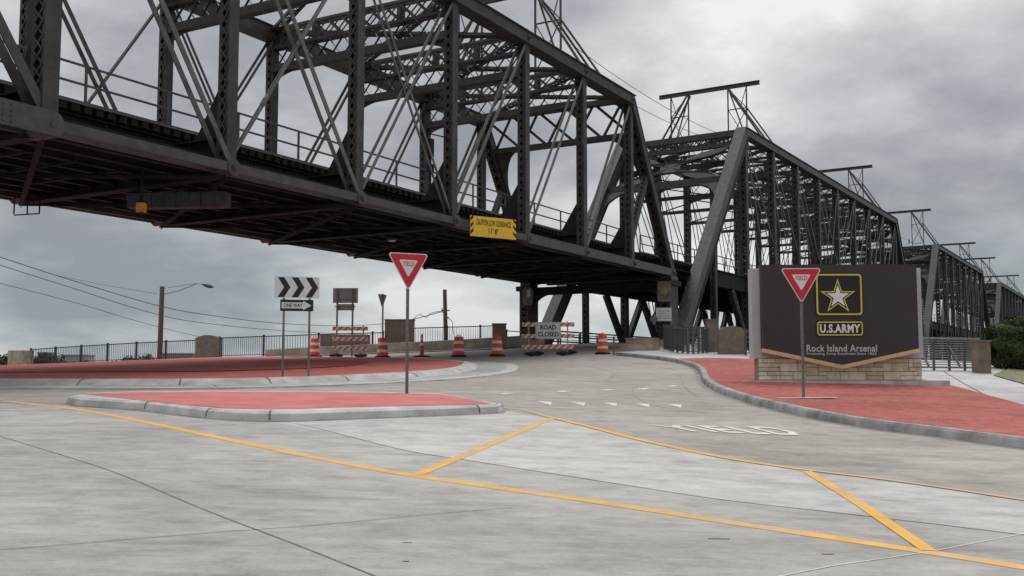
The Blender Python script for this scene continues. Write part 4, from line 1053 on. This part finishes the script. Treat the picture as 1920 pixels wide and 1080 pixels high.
# ashlar stones of mixed length laid over the front
zlo, zhi = SZ(713.2) + .01, SZ(672) - .01; rows = 5; rh = (zhi - zlo) / rows; cells = [MB() for _ in range(4)]
occ = {}
cw = .115; nc = int((SX(1723) - SX(1422)) / cw); cw = (SX(1723) - SX(1422)) / nc
for r in range(rows):
    c = 0
    while c < nc:
        if (r, c) in occ: c += 1; continue
        ln = rnd.choice((1, 2, 3, 3, 4, 5)); hh = 2 if (rnd.random() < .38 and r < rows - 1) else 1; ln = min(ln, 4) if hh == 2 else ln
        while ln > 1 and (c + ln > nc or any((r, c + q) in occ for q in range(ln))): ln -= 1
        for q in range(ln):
            for s_ in range(hh): occ[(r + s_, c + q)] = 1
        m = cells[rnd.randrange(4)]; pr = rnd.uniform(.02, .045)
        m.box((SX(1422) + c * cw + .006, -.12 - pr, zlo + r * rh + .009), (SX(1422) + (c + ln) * cw - .006, -.1, zlo + (r + hh) * rh - .009)); c += ln
allm = MB(); idx = []
for q_, m in enumerate(cells): idx += [q_] * len(m.f); allm.add(m.v, m.f)
o = build('stone_facing', allm, stm[0], sb_)
for q_ in (1, 2, 3): o.data.materials.append(stm[q_])
o.data.polygons.foreach_set('material_index', idx)
mb = MB(); mb.box((SX(1413), -.05, SZ(672) + .002), (SX(1729), .40, SZ(503))); build('back_panel', mb, PANELG, e)
xa, xb, xm = SX(1428), SX(1714), SX(1572); zt_, ze, zm = SZ(498.5), SZ(655), SZ(686)
poly = [(xa, ze), (xm, zm), (xb, ze), (xb, zt_), (xa, zt_)]
mb = MB(); mb.prism(poly, -.34, -.052); fp = build('front_panel', mb, PANEL, e)
mb = MB()
for (x0, z0), (x1, z1) in (((xa - .01, ze), (xm, zm)), ((xm, zm), (xb + .01, ze))):
    th = .085; mb.add([(x0, -.38, z0 - th), (x1, -.38, z1 - th), (x1, -.38, z1 + .02), (x0, -.38, z0 + .02), (x0, -.06, z0 - th), (x1, -.06, z1 - th), (x1, -.06, z1 - .003), (x0, -.06, z0 - .003)],
                     [(0,1,2,3),(4,7,6,5),(0,4,5,1),(3,2,6,7),(0,3,7,4),(1,5,6,2)])
build('gold_trim', mb, GOLD, e)
def rrect(x0, z0, x1, z1, r, n=5):
    out = []
    for cx_, cz_, a0 in ((x1 - r, z0 + r, -90), (x1 - r, z1 - r, 0), (x0 + r, z1 - r, 90), (x0 + r, z0 + r, 180)):
        for k in range(n + 1): a = R(a0 + 90 * k / n); out.append((cx_ + r * math.cos(a), cz_ + r * math.sin(a)))
    return out
def star(cx_, cz_, ro, ri): return [(cx_ + (ro if k % 2 == 0 else ri) * math.sin(math.pi * k / 5), cz_ + (ro if k % 2 == 0 else ri) * math.cos(math.pi * k / 5)) for k in range(10)]
def layer(name, poly, d, m, par):
    mb = MB(); n = len(poly); cx_ = sum(p[0] for p in poly) / n; cz_ = sum(p[1] for p in poly) / n
    vs = [(x, -d, z) for x, z in poly] + [(x, -d + .02, z) for x, z in poly] + [(cx_, -d, cz_)]
    mb.add(vs, [(2*n, i, (i+1) % n) for i in range(n)] + [((i+1) % n, i, n + i, n + (i+1) % n) for i in range(n)])
    return build(name, mb, m, par)
ex0, ex1, ez0, ez1 = SX(1526), SX(1614), SZ(594), SZ(514); PBLK = mat('emblem_black', (.012, .011, .012), .45, .05, 3)
em = layer('emblem_frame', rrect(ex0, ez0, ex1, ez1, .11), .362, PBLK, e)
layer('border', rrect(ex0 + .03, ez0 + .03, ex1 - .03, ez1 - .03, .09), .366, SYEL, em); layer('field', rrect(ex0 + .075, ez0 + .075, ex1 - .075, ez1 - .075, .06), .370, PBLK, em)
cx_, cz_ = SX(1567.5), SZ(558.5)
layer('star', star(cx_, cz_, .50, .192), .374, SYEL, em); layer('star', star(cx_, cz_, .405, .155), .378, PBLK, em); layer('star', star(cx_, cz_, .32, .122), .382, SWHT, em)
ez0, ez1 = SZ(632), SZ(602)
em2 = layer('name_frame', rrect(ex0, ez0, ex1, ez1, .09), .362, PBLK, e)
layer('border', rrect(ex0 + .03, ez0 + .03, ex1 - .03, ez1 - .03, .07), .366, SYEL, em2); layer('field', rrect(ex0 + .065, ez0 + .065, ex1 - .065, ez1 - .065, .05), .370, PBLK, em2)
t = text_mesh('U.S.ARMY', SX(1607) - SX(1533), .24, SWHT, 'lettering', em2, .035, 1.1); t.location = ((SX(1606) + SX(1534)) / 2, -.374, SZ(617))
t = text_mesh('Rock Island Arsenal', SX(1637) - SX(1508), .19, LETG, 'lettering', e, .015, 1.05); t.location = ((SX(1637) + SX(1508)) / 2, -.344, SZ(653.5))
t = text_mesh('Producing Army Readiness Since 1862', SX(1636) - SX(1508), .085, LETG, 'lettering', e, .015, 1.05); t.location = ((SX(1636) + SX(1508)) / 2, -.344, SZ(664))
# ------------------------------------------------------------------ signs
def tri(s_, r=.05):
    """rounded downward triangle of side s_, centroid origin"""
    Hh = s_ * math.sqrt(3) / 2; V = [(-s_/2, Hh/3), (s_/2, Hh/3), (0, -2*Hh/3)]; out = []
    for i, (x, z) in enumerate(V):
        d = math.hypot(x, z); cx_, cz_ = x * (1 - 2 * r / d), z * (1 - 2 * r / d); a0 = math.atan2(z, x)
        for k in range(5): a = a0 + R(60 - 30 * k); out.append((cx_ + r * math.cos(a), cz_ + r * math.sin(a)))
    return out[::-1]
def flat(name, poly, y, m, par, th=.0):
    mb = MB(); n = len(poly); mb.add([(x, y, z) for x, z in poly], [tuple(range(n))]); return build(name, mb, m, par)
def yield_sign(p, rz, zt, label, hgt_px=None, side=.93, grp='yield signs facing the road'):
    z0 = p.z; e = empty('yield_sign', p, rz, label=label, cat='yield sign', group=grp)
    Hh = side * math.sqrt(3) / 2; cz = zt - Hh / 3
    mb = MB(); w = .055
    mb.box((-w/2, -.012, -.05), (w/2, .0, zt - .02)); mb.box((-w/2, .0, -.05), (-w/2 + .012, .03, zt - .02)); mb.box((w/2 - .012, 0, -.05), (w/2, .03, zt - .02)); build('post', mb, POSTM, e)
    mb = MB(); T = tri(side, .045); mb.prism([(x, z + cz) for x, z in T], -.024, -.014); pnl = build('panel', mb, WHITE, e)
    T2 = [(x, z + cz) for x, z in tri(side - .06, .035)]; mb = MB(); mb.prism(T2, -.0265, -.0245); build('red_band', mb, YRED, pnl)
    T3 = [(x, z + cz) for x, z in tri(side * .46, .02)]; mb = MB(); mb.prism(T3, -.0295, -.027); build('white_centre', mb, WHITE, pnl)
    t = text_mesh('YIELD', side * .29, side * .105, YRED, 'lettering', pnl, .02); t.location = (0, -.031, cz + side * .045)
    mb = MB()
    for zz in (cz + .22, cz - .40): mb.cyl((0, -.036, zz), (0, -.026, zz), .012, 8)
    build('bolt', mb, GALV, pnl)
    return e
pL = at(763, 738, .15); pL.z += .15
zt = atY(765, 475, pL.y).z - pL.z
yield_sign(pL, R(26), zt, 'left yield sign standing on the pink splitter island', side=.90)
pR = at(1507, 746, .15); pR.z += .15
zt = atY(1502, 503, pR.y).z - pR.z
yield_sign(pR, R(-3), zt, 'right yield sign in front of the dark monument sign', side=.885)
mb = MB(); mb.lathe([(.75, 0), (.7, .006), (.0, .008)], n=18); mb.v = [(x * 1.0 + pR.x, y * .35 + pR.y, z + pR.z + .003) for x, y, z in mb.v]; tag(build('concrete_collar', mb, CONC_L), kind='structure')
# chevron sign with one way plate
a, b = at(531, 706, .17), at(577, 705, .17); a.z = dome(a.x, a.y) ; b.z = dome(b.x, b.y); c = (a + b) / 2; Yc = c.y
e = empty('chevron_sign', (c.x, c.y, c.z), R(14), label='roundabout sign with three black chevrons above a one way plate, on two posts', cat='direction sign'); kk = F / Yc
zz = lambda py: atY(555, py, Yc).z - c.z
hw = 23 / kk / math.cos(R(14)) * ct
for s_ in (-1, 1): mb = MB(); mb.box((s_ * hw - .028, -.012, -.15), (s_ * hw + .028, .0, zz(530))); mb.box((s_ * hw - .028, 0, -.15), (s_ * hw - .018, .03, zz(530))); mb.box((s_ * hw + .018, 0, -.15), (s_ * hw + .028, .03, zz(530))); build('post', mb, POSTM, e)
W_, z0, z1 = 1.19, zz(559), zz(519)
mb = MB(); mb.prism(rrect(-W_/2, z0, W_/2, z1, .04), -.024, -.014); pn_ = build('chevron_panel', mb, WHITE, e)
zm = (z0 + z1) / 2
for k in range(3):
    x0 = -W_/2 + .08 + k * .37; d = .21; w = .17; hh = (z1 - z0) / 2 - .02
    mb = MB(); mb.prism([(x0, zm - hh), (x0 + w, zm - hh), (x0 + w + d * .8, zm), (x0 + w, zm + hh), (x0, zm + hh), (x0 + d * .8, zm)], -.028, -.0245); build('chevron', mb, SBLK, pn_)
z0, z1 = zz(583.5), zz(562); W_ = .88; zm = (z0 + z1) / 2; hh = (z1 - z0) / 2
mb = MB(); mb.prism(rrect(-W_/2, z0, W_/2, z1, .02), -.024, -.014); pn_ = build('one_way_panel', mb, SBLK, e)
mb = MB(); ah = hh * .82; bh = hh * .52; xr = W_/2 - .05; mb.prism([(-W_/2 + .04, zm - bh), (xr - .22, zm - bh), (xr - .22, zm - ah), (xr, zm), (xr - .22, zm + ah), (xr - .22, zm + bh), (-W_/2 + .04, zm + bh)], -.027, -.0245); ar = build('arrow', mb, WHITE, pn_)
t = text_mesh('ONE WAY', .50, .105, SBLK, 'lettering', ar, .025); t.location = (-.10, -.029, zm)
# back of another sign pair behind the barricade
def back_sign():
    p = at(646, 669); Y = 53.0; c = atY(646, 669, Y); z0 = g(c.x, Y); k2 = Y / F
    e = empty('sign_back', (c.x, Y, z0), 0, label='back side of two stacked grey sign plates on two posts behind the island', cat='sign')
    zz = lambda py: atY(646, py, Y).z - z0
    for x in (-15, 14): mb = MB(); mb.box((x * k2 - .045, -.03, -.1), (x * k2 + .045, .03, zz(541))); build('post', mb, POSTM, e)
    mb = MB(); mb.box((-23.5 * k2, .034, zz(568)), (23.5 * k2, .05, zz(540))); build('upper_panel', mb, SBACK, e)
    mb = MB(); mb.box((-14 * k2, .034, zz(582)), (17 * k2, .05, zz(570))); build('lower_panel', mb, SBACK, e)
    mb = MB()
    for zz_ in (zz(545), zz(562), zz(575)): mb.beam((-20 * k2, -.04, zz_), (20 * k2, -.04, zz_), .03, .04)
    build('crossbar', mb, POSTM, e)
back_sign()
Y = 57.5; c = atY(717, 650, Y); z0 = g(c.x, Y)
e = empty('sign_back', (c.x, Y, z0), R(62), label='yield sign turned almost edge on above the barrel left of the brown pillar', cat='sign')
zz = lambda py: atY(717, py, Y).z - z0
mb = MB(); mb.box((-.04, -.03, -.1), (.04, .03, zz(551))); build('post', mb, POSTM, e)
mb = MB(); mb.prism([(x, z + zz(552) - .26) for x, z in tri(.9, .05)], .034, .05); build('panel', mb, SBACK, e)
# ------------------------------------------------------------------ barrels, cone, barricades
def barrel(p, rz, label):
    e = empty('traffic_barrel', p, rz, label=label, cat='traffic barrel', group='orange and white striped traffic barrels')
    prof = [(.29, .06), (.285, .24), (.27, .25), (.265, .42), (.255, .43), (.25, .60), (.24, .61), (.235, .78), (.225, .79), (.22, .93), (.20, .97), (.10, .98)]
    mb = MB(); mb.lathe(prof, n=24); b = build('body', mb, ORANGE, e, True)
    for z0, z1, r0, r1 in ((.27, .40, .270, .269), (.62, .75, .243, .241)):
        mb = MB(); mb.lathe([(r0, z0), (r1, z1)], n=24); build('reflective_band', mb, WHITE, b, True)
    mb = MB(); mb.tube([(-.12, 0, .97), (-.1, 0, 1.05), (.1, 0, 1.05), (.12, 0, .97)], .022, 6); build('handle', mb, ORANGE, b)
    mb = MB(); mb.lathe([(.40, 0), (.40, .05), (.31, .10), (.29, .10)], n=20); build('base', mb, RUBBER, e)
    return e
def put(px, py): p = at(px, py); return p
bl = [(590, 669, 'leftmost traffic barrel, just right of the chevron sign posts'), (717, 671, 'traffic barrel in front of the tall brown block pillar'), (860, 669, 'traffic barrel in front of the parapet below the utility pole'), (932, 668, 'traffic barrel in front of the narrow brown pillar'), (1130, 664, 'rightmost traffic barrel, under the bridge right of the road closed sign')]
b0 = None
for px, py, lb in bl:
    p = at(px, py)
    if b0 is None: b0 = barrel(p, 0, lb)
    else: c = copy_tree(b0); c.location = p; c.rotation_euler.z = rnd.uniform(0, 3); c['label'] = lb
# keep apparent size right: barrels stand further than the fitted road in places
p = at(791, 669); e = empty('channelizer_cone', p, 0, label='slim orange and white channelizer post on a black foot between two barrels', cat='traffic cone')
mb = MB(); mb.lathe([(.11, .06), (.10, .5), (.06, .8), (.05, 1.08), (.02, 1.12)], n=14); b = build('body', mb, ORANGE, e, True)
for z0, z1, r in ((.55, .68, .101), (.82, .93, .066)): mb = MB(); mb.lathe([(r, z0), (r * .93, z1)], n=14); build('reflective_band', mb, WHITE, b, True)
mb = MB(); mb.lathe([(.42, 0), (.42, .04), (.14, .08)], n=8); build('base', mb, RUBBER, e)
def barricade(p, rz, wd, label, zs_, sign=False):
    e = empty('barricade', p, rz, label=label, cat='barricade', group='striped road barricades')
    for k, zc in enumerate(zs_):
        mb = MB(); mb.box((-wd/2, -.02, zc - .10), (wd/2, .02, zc + .10)); b = build('board', mb, BOARDW, e)
        mb = MB(); x = -wd/2 - .1; sg = 1
        while x < wd/2:
            # clipped diagonal stripe
            poly = [(x, zc - .10), (x + .15, zc - .10), (x + .15 + sg * .20, zc + .10), (x + sg * .20, zc + .10)]
            poly = [(min(max(a_, -wd/2), wd/2), b_) for a_, b_ in poly]
            if poly[1][0] - poly[0][0] > .01 or poly[2][0] - poly[3][0] > .01: mb.add([(a_, -.0235, b_) for a_, b_ in poly], [(0, 1, 2, 3)])
            x += .31
        build('stripe', mb, BOARDO, b)
    for sx in (-1, 1):
        mb = MB(); x = sx * wd * .37; mb.box((x - .03, .022, .02), (x + .03, .07, zs_[0] + .16)); mb.box((x - .035, -.55, 0), (x + .035, .60, .045)); build('upright', mb, GALV, e)
    return e
p = at(656, 670); Yb = p.y
e1 = barricade(p, R(4), 66 / F * Yb, 'left striped three board barricade in front of the brown wall block', [1.45, .93, .45])
def zat(px, py, Y): return atY(px, py, Y).z
p = at(1028, 667); Yb = p.y; zz = lambda py: zat(1028, py, Yb) - p.z
e2 = barricade(p, R(-2), 98 / F * Yb, 'striped barricade under the bridge carrying the white road closed sign', [zz(608.5), zz(630), zz(650.5)])
mb = MB(); sw, sh = 47.5 / F * Yb, zz(604) - zz(635.5); mb.box((-sw/2, -.045, zz(635.5)), (sw/2, -.026, zz(604))); pn_ = build('sign_panel', mb, WHITE2, e2)
mb = MB(); bw = .02
for a in ((-sw/2 + .03, -sw/2 + .03 + bw), (sw/2 - .03 - bw, sw/2 - .03)): mb.box((a[0], -.049, zz(635.5) + .03), (a[1], -.0465, zz(604) - .03))
for z_ in (zz(635.5) + .03, zz(604) - .03 - bw): mb.box((-sw/2 + .03 + bw, -.049, z_), (sw/2 - .03 - bw, -.0465, z_ + bw))
build('border', mb, SBACK, pn_)
zc = (zz(604) + zz(635.5)) / 2
t = text_mesh('ROAD', sw * .62, sh * .28, SBLK, 'lettering', pn_, .03); t.location = (0, -.048, zc + sh * .19)
t = text_mesh('CLOSED', sw * .84, sh * .28, SBLK, 'lettering', pn_, .03); t.location = (0, -.048, zc - sh * .22)
def sandbag(p, rz, label):
    mb = MB(); n = 10; m = 8
    for i in range(n + 1):
        t = i / n * 2 - 1; rr = (1 - abs(t) ** 3) ** .5 if abs(t) < 1 else 0
        for k in range(m):
            a = 2 * math.pi * k / m; jx = rnd.uniform(-.012, .012)
            mb.v.append((t * .36, .17 * max(rr, .15) * math.cos(a) + jx, .085 + .085 * max(rr, .2) * math.sin(a) + (.03 if abs(t) < .3 else 0) * math.sin(a)))
    for i in range(n):
        for k in range(m): mb.f.append((i*m + k, i*m + (k+1) % m, (i+1)*m + (k+1) % m, (i+1)*m + k))
    mb.f.append(tuple(range(m))[::-1]); mb.f.append(tuple(n*m + k for k in range(m)))
    o = build('sandbag', mb, RUBBER, None, True, loc=p); o.rotation_euler.z = rz; tag(o, label, 'sandbag', 'black sandbags on the barricade feet')
for px, py, rz_, lb in ((630, 671, .2, 'black sandbag on the left foot of the left barricade'), (676, 671, -.3, 'black sandbag on the right foot of the left barricade'),
                        (996, 668, .3, 'first black sandbag at the left foot of the road closed barricade'), (1008, 667, -.4, 'second black sandbag at the left foot of the road closed barricade'),
                        (1055, 667, .4, 'first black sandbag at the right foot of the road closed barricade'), (1069, 665, -.3, 'second black sandbag at the right foot of the road closed barricade')):
    p = at(px, py); p.z += .035; sandbag(p, rz_, lb)
# ------------------------------------------------------------------ poles and wires
def pole_at(px, Y): return Xat(px, Y)
Y = 68.0; x = Xat(298, Y); zb_ = -2.5; zt = atY(300, 537, Y).z
e = empty('street_lamp', (x, Y, zb_), 0, label='wooden street lamp pole with a long arm behind the left fence', cat='street lamp')
mb = MB(); mb.tube([(0, 0, 0), (.05, 0, zt - zb_)], [.20, .15], 10); build('pole', mb, WOOD, e, True)
s_ = Y / F; zl = lambda py: atY(300, py, Y).z - zb_
mb = MB(); mb.tube([(.1, 0, zl(552)), (1.2, 0, zl(545)), (66 * s_, 0, zl(531.5)), (78 * s_, 0, zl(533))], .035, 6); mb.tube([(.1, 0, zl(541)), (66 * s_, 0, zl(531))], .022, 6); build('arm', mb, GALV, e)
mb = MB(); mb.tube([(76 * s_, 0, zl(533)), (84 * s_, 0, zl(535)), (92 * s_, 0, zl(537)), (99 * s_, 0, zl(538.5))], [.04, .12, .13, .03], 8); mb.v = [(x_, y_ * 1.4, z_) for x_, y_, z_ in mb.v]; build('lamp_head', mb, RAILG, e, True)
Yp = 72.0; x = Xat(836, Yp); zt = atY(832, 543, Yp).z
e = empty('utility_pole', (x, Yp, -2), 0, label='bare leaning utility pole behind the parapet', cat='utility pole')
mb = MB(); mb.tube([(.1, 0, 0), (-3 / F * Yp, 0, zt + 2)], [.2, .14], 10); build('pole', mb, WOOD, e, True)
mb = MB(); zz = atY(832, 582, Yp).z + 2; mb.beam((-.35, 0, zz), (.25, 0, zz), .08, .08); mb.cyl((-.3, 0, zz), (-.3, 0, zz + .16), .04, 8); mb.beam((-.2, .0, zz - .5), (.2, 0, zz - .5), .06, .06); build('crossarm', mb, WOOD, e)
def pxwire(pts, r, label, grp=None):
    P = [atY(px, py, Y) for px, py, Y in pts]; P = spl(P, 5); return wire('utility_wire', P, r, label, grp)
gw = 'utility wires left of the bridge'
pxwire([(-20,475,60),(0,482,61),(130,524,66),(300,574,74),(400,592,82),(520,606,95),(640,611,110),(720,607,118),(760,602,80),(800,592,74),(833,583,72)], .030, 'thickest sagging wire from the upper left to the leaning utility pole', gw)
pxwire([(-20,489,61),(0,497,62),(120,535,67),(300,591,76),(420,610,86),(560,622,100),(700,628,120)], .026, 'middle sagging wire passing behind the street lamp pole', gw)
pxwire([(-20,525,62),(0,531,63),(150,570,70),(250,600,76),(350,626,84),(420,640,100)], .022, 'lowest faint wire at the left passing behind the street lamp pole', gw)
pxwire([(100,515,80),(200,535,74),(295,551,68)], .014, 'faint short wire ending at the street lamp pole', gw)
pxwire([(768,604,62),(785,590,66),(792,592,67),(800,595,68),(806,588,70),(822,584,71),(831,586,72)], .022, 'short curled wire between the brown pillar and the leaning utility pole', gw)
pxwire([(835,594,72),(842,598,71.5),(848,604,71),(849,620,70.5),(853,632,70)], .022, 'short drop wire hanging right of the leaning utility pole', gw)
# ------------------------------------------------------------------ vegetation and far bank
def leaf_mat(name, c, c2):
    m = mat(name, c, .8, .3, .8, col2=c2, spec=.2); return m
LEAF1 = leaf_mat('bush_leaves', (.022, .045, .014), (.075, .115, .035)); LEAF2 = leaf_mat('tree_leaves', (.035, .052, .030), (.075, .098, .058))
BARK = mat('bark', (.06, .05, .04), .9, .3, 6)
def leaves(mb, c, rad, n, size, r_, shell=.55, sq=0):
    for _ in range(n):
        while True:
            d = Vector((r_.gauss(0, 1), r_.gauss(0, 1), r_.gauss(0, 1)))
            if d.length > .01: break
        d.normalize()
        if sq: d = d / (abs(d.x) ** sq + abs(d.y) ** sq + abs(d.z) ** sq) ** (1 / sq)
        rr = shell + (1 - shell) * r_.random() ** .6
        bump = 1 + .10 * math.sin(d.x * 7 + c[0]) * math.sin(d.y * 6 + 2) + .08 * math.sin(d.z * 9 + d.x * 5)
        p = Vector(c) + Vector((d.x * rad[0], d.y * rad[1], d.z * rad[2])) * rr * bump
        a = Vector((r_.gauss(0, 1), r_.gauss(0, 1), r_.gauss(0, 1))).normalized(); b = a.cross(d + Vector((.1, .2, .3))).normalized(); s_ = size * r_.uniform(.6, 1.3)
        mb.add([p - a * s_, p + b * s_ * .5, p + a * s_, p - b * s_ * .5], [(0, 1, 2, 3)])
def tree(name, x, y, z0, h, r, label, cat='tree', grp=None, n=500, leaf=LEAF2, seed=1, size=.35):
    r_ = random.Random(seed); e = empty(name, (x, y, z0), 0, label=label, cat=cat, group=grp)
    mb = MB(); mb.tube([(0, 0, -.3), (.1, 0, h * .35), (.0, .1, h * .7)], [h * .03, h * .022, h * .008], 7)
    for k in range(5): a = 2 * math.pi * k / 5; mb.tube([(0, 0, h * .3), (math.cos(a) * r * .6, math.sin(a) * r * .6, h * .62)], [h * .014, h * .005], 5)
    build('trunk', mb, BARK, e)
    mb = MB()
    for k in range(9):
        a = r_.uniform(0, 6.28); q = r_.uniform(0, .55) * r; cc = (math.cos(a) * q, math.sin(a) * q, h * r_.uniform(.42, .80)); rr = r * r_.uniform(.38, .6)
        leaves(mb, cc, (rr, rr, rr * .75), n // 9, size, r_, .3)
    build('crown', mb, leaf, e); return e
p = at(1900, 706, .15); r_ = random.Random(5)
bx, by, bz = Xat(1925, 37.5), 37.5, g(20, 37.5) + .15
e = empty('bush', (bx, by, bz), 0, label='large clipped dark green bush at the right edge of the picture', cat='bush')
mb = MB()
for k in range(9): a = 2 * math.pi * k / 9; mb.tube([(.1 * math.cos(a), .1 * math.sin(a), -.1), (.9 * math.cos(a), .7 * math.sin(a), 1.2)], [.04, .012], 5)
build('stem', mb, BARK, e)
mb = MB(); zt = zat(1925, 597, 37.5) - bz
leaves(mb, (0, 0, zt * .49), (1.30, 1.2, zt * .50), 26000, .045, r_, .72, 3.2); leaves(mb, (.0, .0, zt * .5), (1.0, .95, zt * .45), 9000, .07, r_, .3, 3)
mb.v = [(x, y, max(z, .02)) for x, y, z in mb.v]
build('foliage', mb, LEAF1, e)
tl = [(-5,662,9),(12,658,10),(78,665,8),(95,655,13),(112,668,8),(165,672,7),(215,674,7),(235,672,8),(250,664,9),(272,663,9),(290,670,8),(315,676,6),(335,672,6),(355,678,6),(430,676,6),(60,676,6),(192,677,6)]
for k, (px, py, h) in enumerate(tl):
    Y = 430 + 25 * math.sin(k * 2.1); c = atY(px, py, Y); zb_ = -4.5; hh = c.z - zb_
    lb = ['left of the low pale pillar at the far left', 'beside the low pale pillar at the far left', 'at the first post of the black fence', 'tallest above the left fence rail', 'just right of the tallest fence tree', 'in front of the pale flat roofed building', 'left of the lowest fence tree pair', 'at the second fence post', 'rising left of the street lamp', 'nearest left of the street lamp', 'just right of the street lamp', 'second to the right of the street lamp', 'third to the right of the street lamp', 'touching the round topped pillar', 'right of the round topped pillar', 'just left of the tallest fence tree', 'between pale building and fence post'][k]
    tree('far_tree', c.x, Y, zb_, hh, hh * .52, 'distant green tree, ' + lb, grp='trees on the far river bank', n=1100, seed=k + 3, size=.6)
# far buildings
def far_building(px, py, w, h, label, m):
    Y = 470; c = atY(px, py, Y); z0 = -4; hh = c.z - z0; W = w / F * Y
    e = empty('building', (c.x, Y, z0), 0, label=label, cat='building', group='pale buildings on the far bank')
    mb = MB(); mb.box((-W/2, 0, 0), (W/2, 10, hh)); build('wall', mb, m, e)
    mb = MB(); mb.box((-W/2 - .3, -.3, hh), (W/2 + .3, 10.3, hh + .5)); build('roof', mb, SBACK, e)
    n = max(2, int(W / 3.2))
    for q in range(n):
        for f_ in range(3):
            x0 = -W/2 + W * (q + .25) / n; mb = MB(); zf = 1.6 + f_ * 3.1
            if zf + 1.6 > hh: continue
            mb.box((x0, -.06, zf), (x0 + W / n * .5, .0, zf + 1.5)); build('window', mb, SBLK, e)
PALE = mat('pale_wall', (.40, .38, .34), .8, .1, 1)
far_building(138, 667, 46, 10, 'pale flat roofed building on the far bank behind the fence', PALE); far_building(78, 662, 14, 10, 'small pale building far behind the left end of the fence', PALE); far_building(330, 664, 60, 8, 'long low building on the far bank right of the street lamp', mat('dull_pink_wall', (.30, .24, .21), .8, .1, 1))
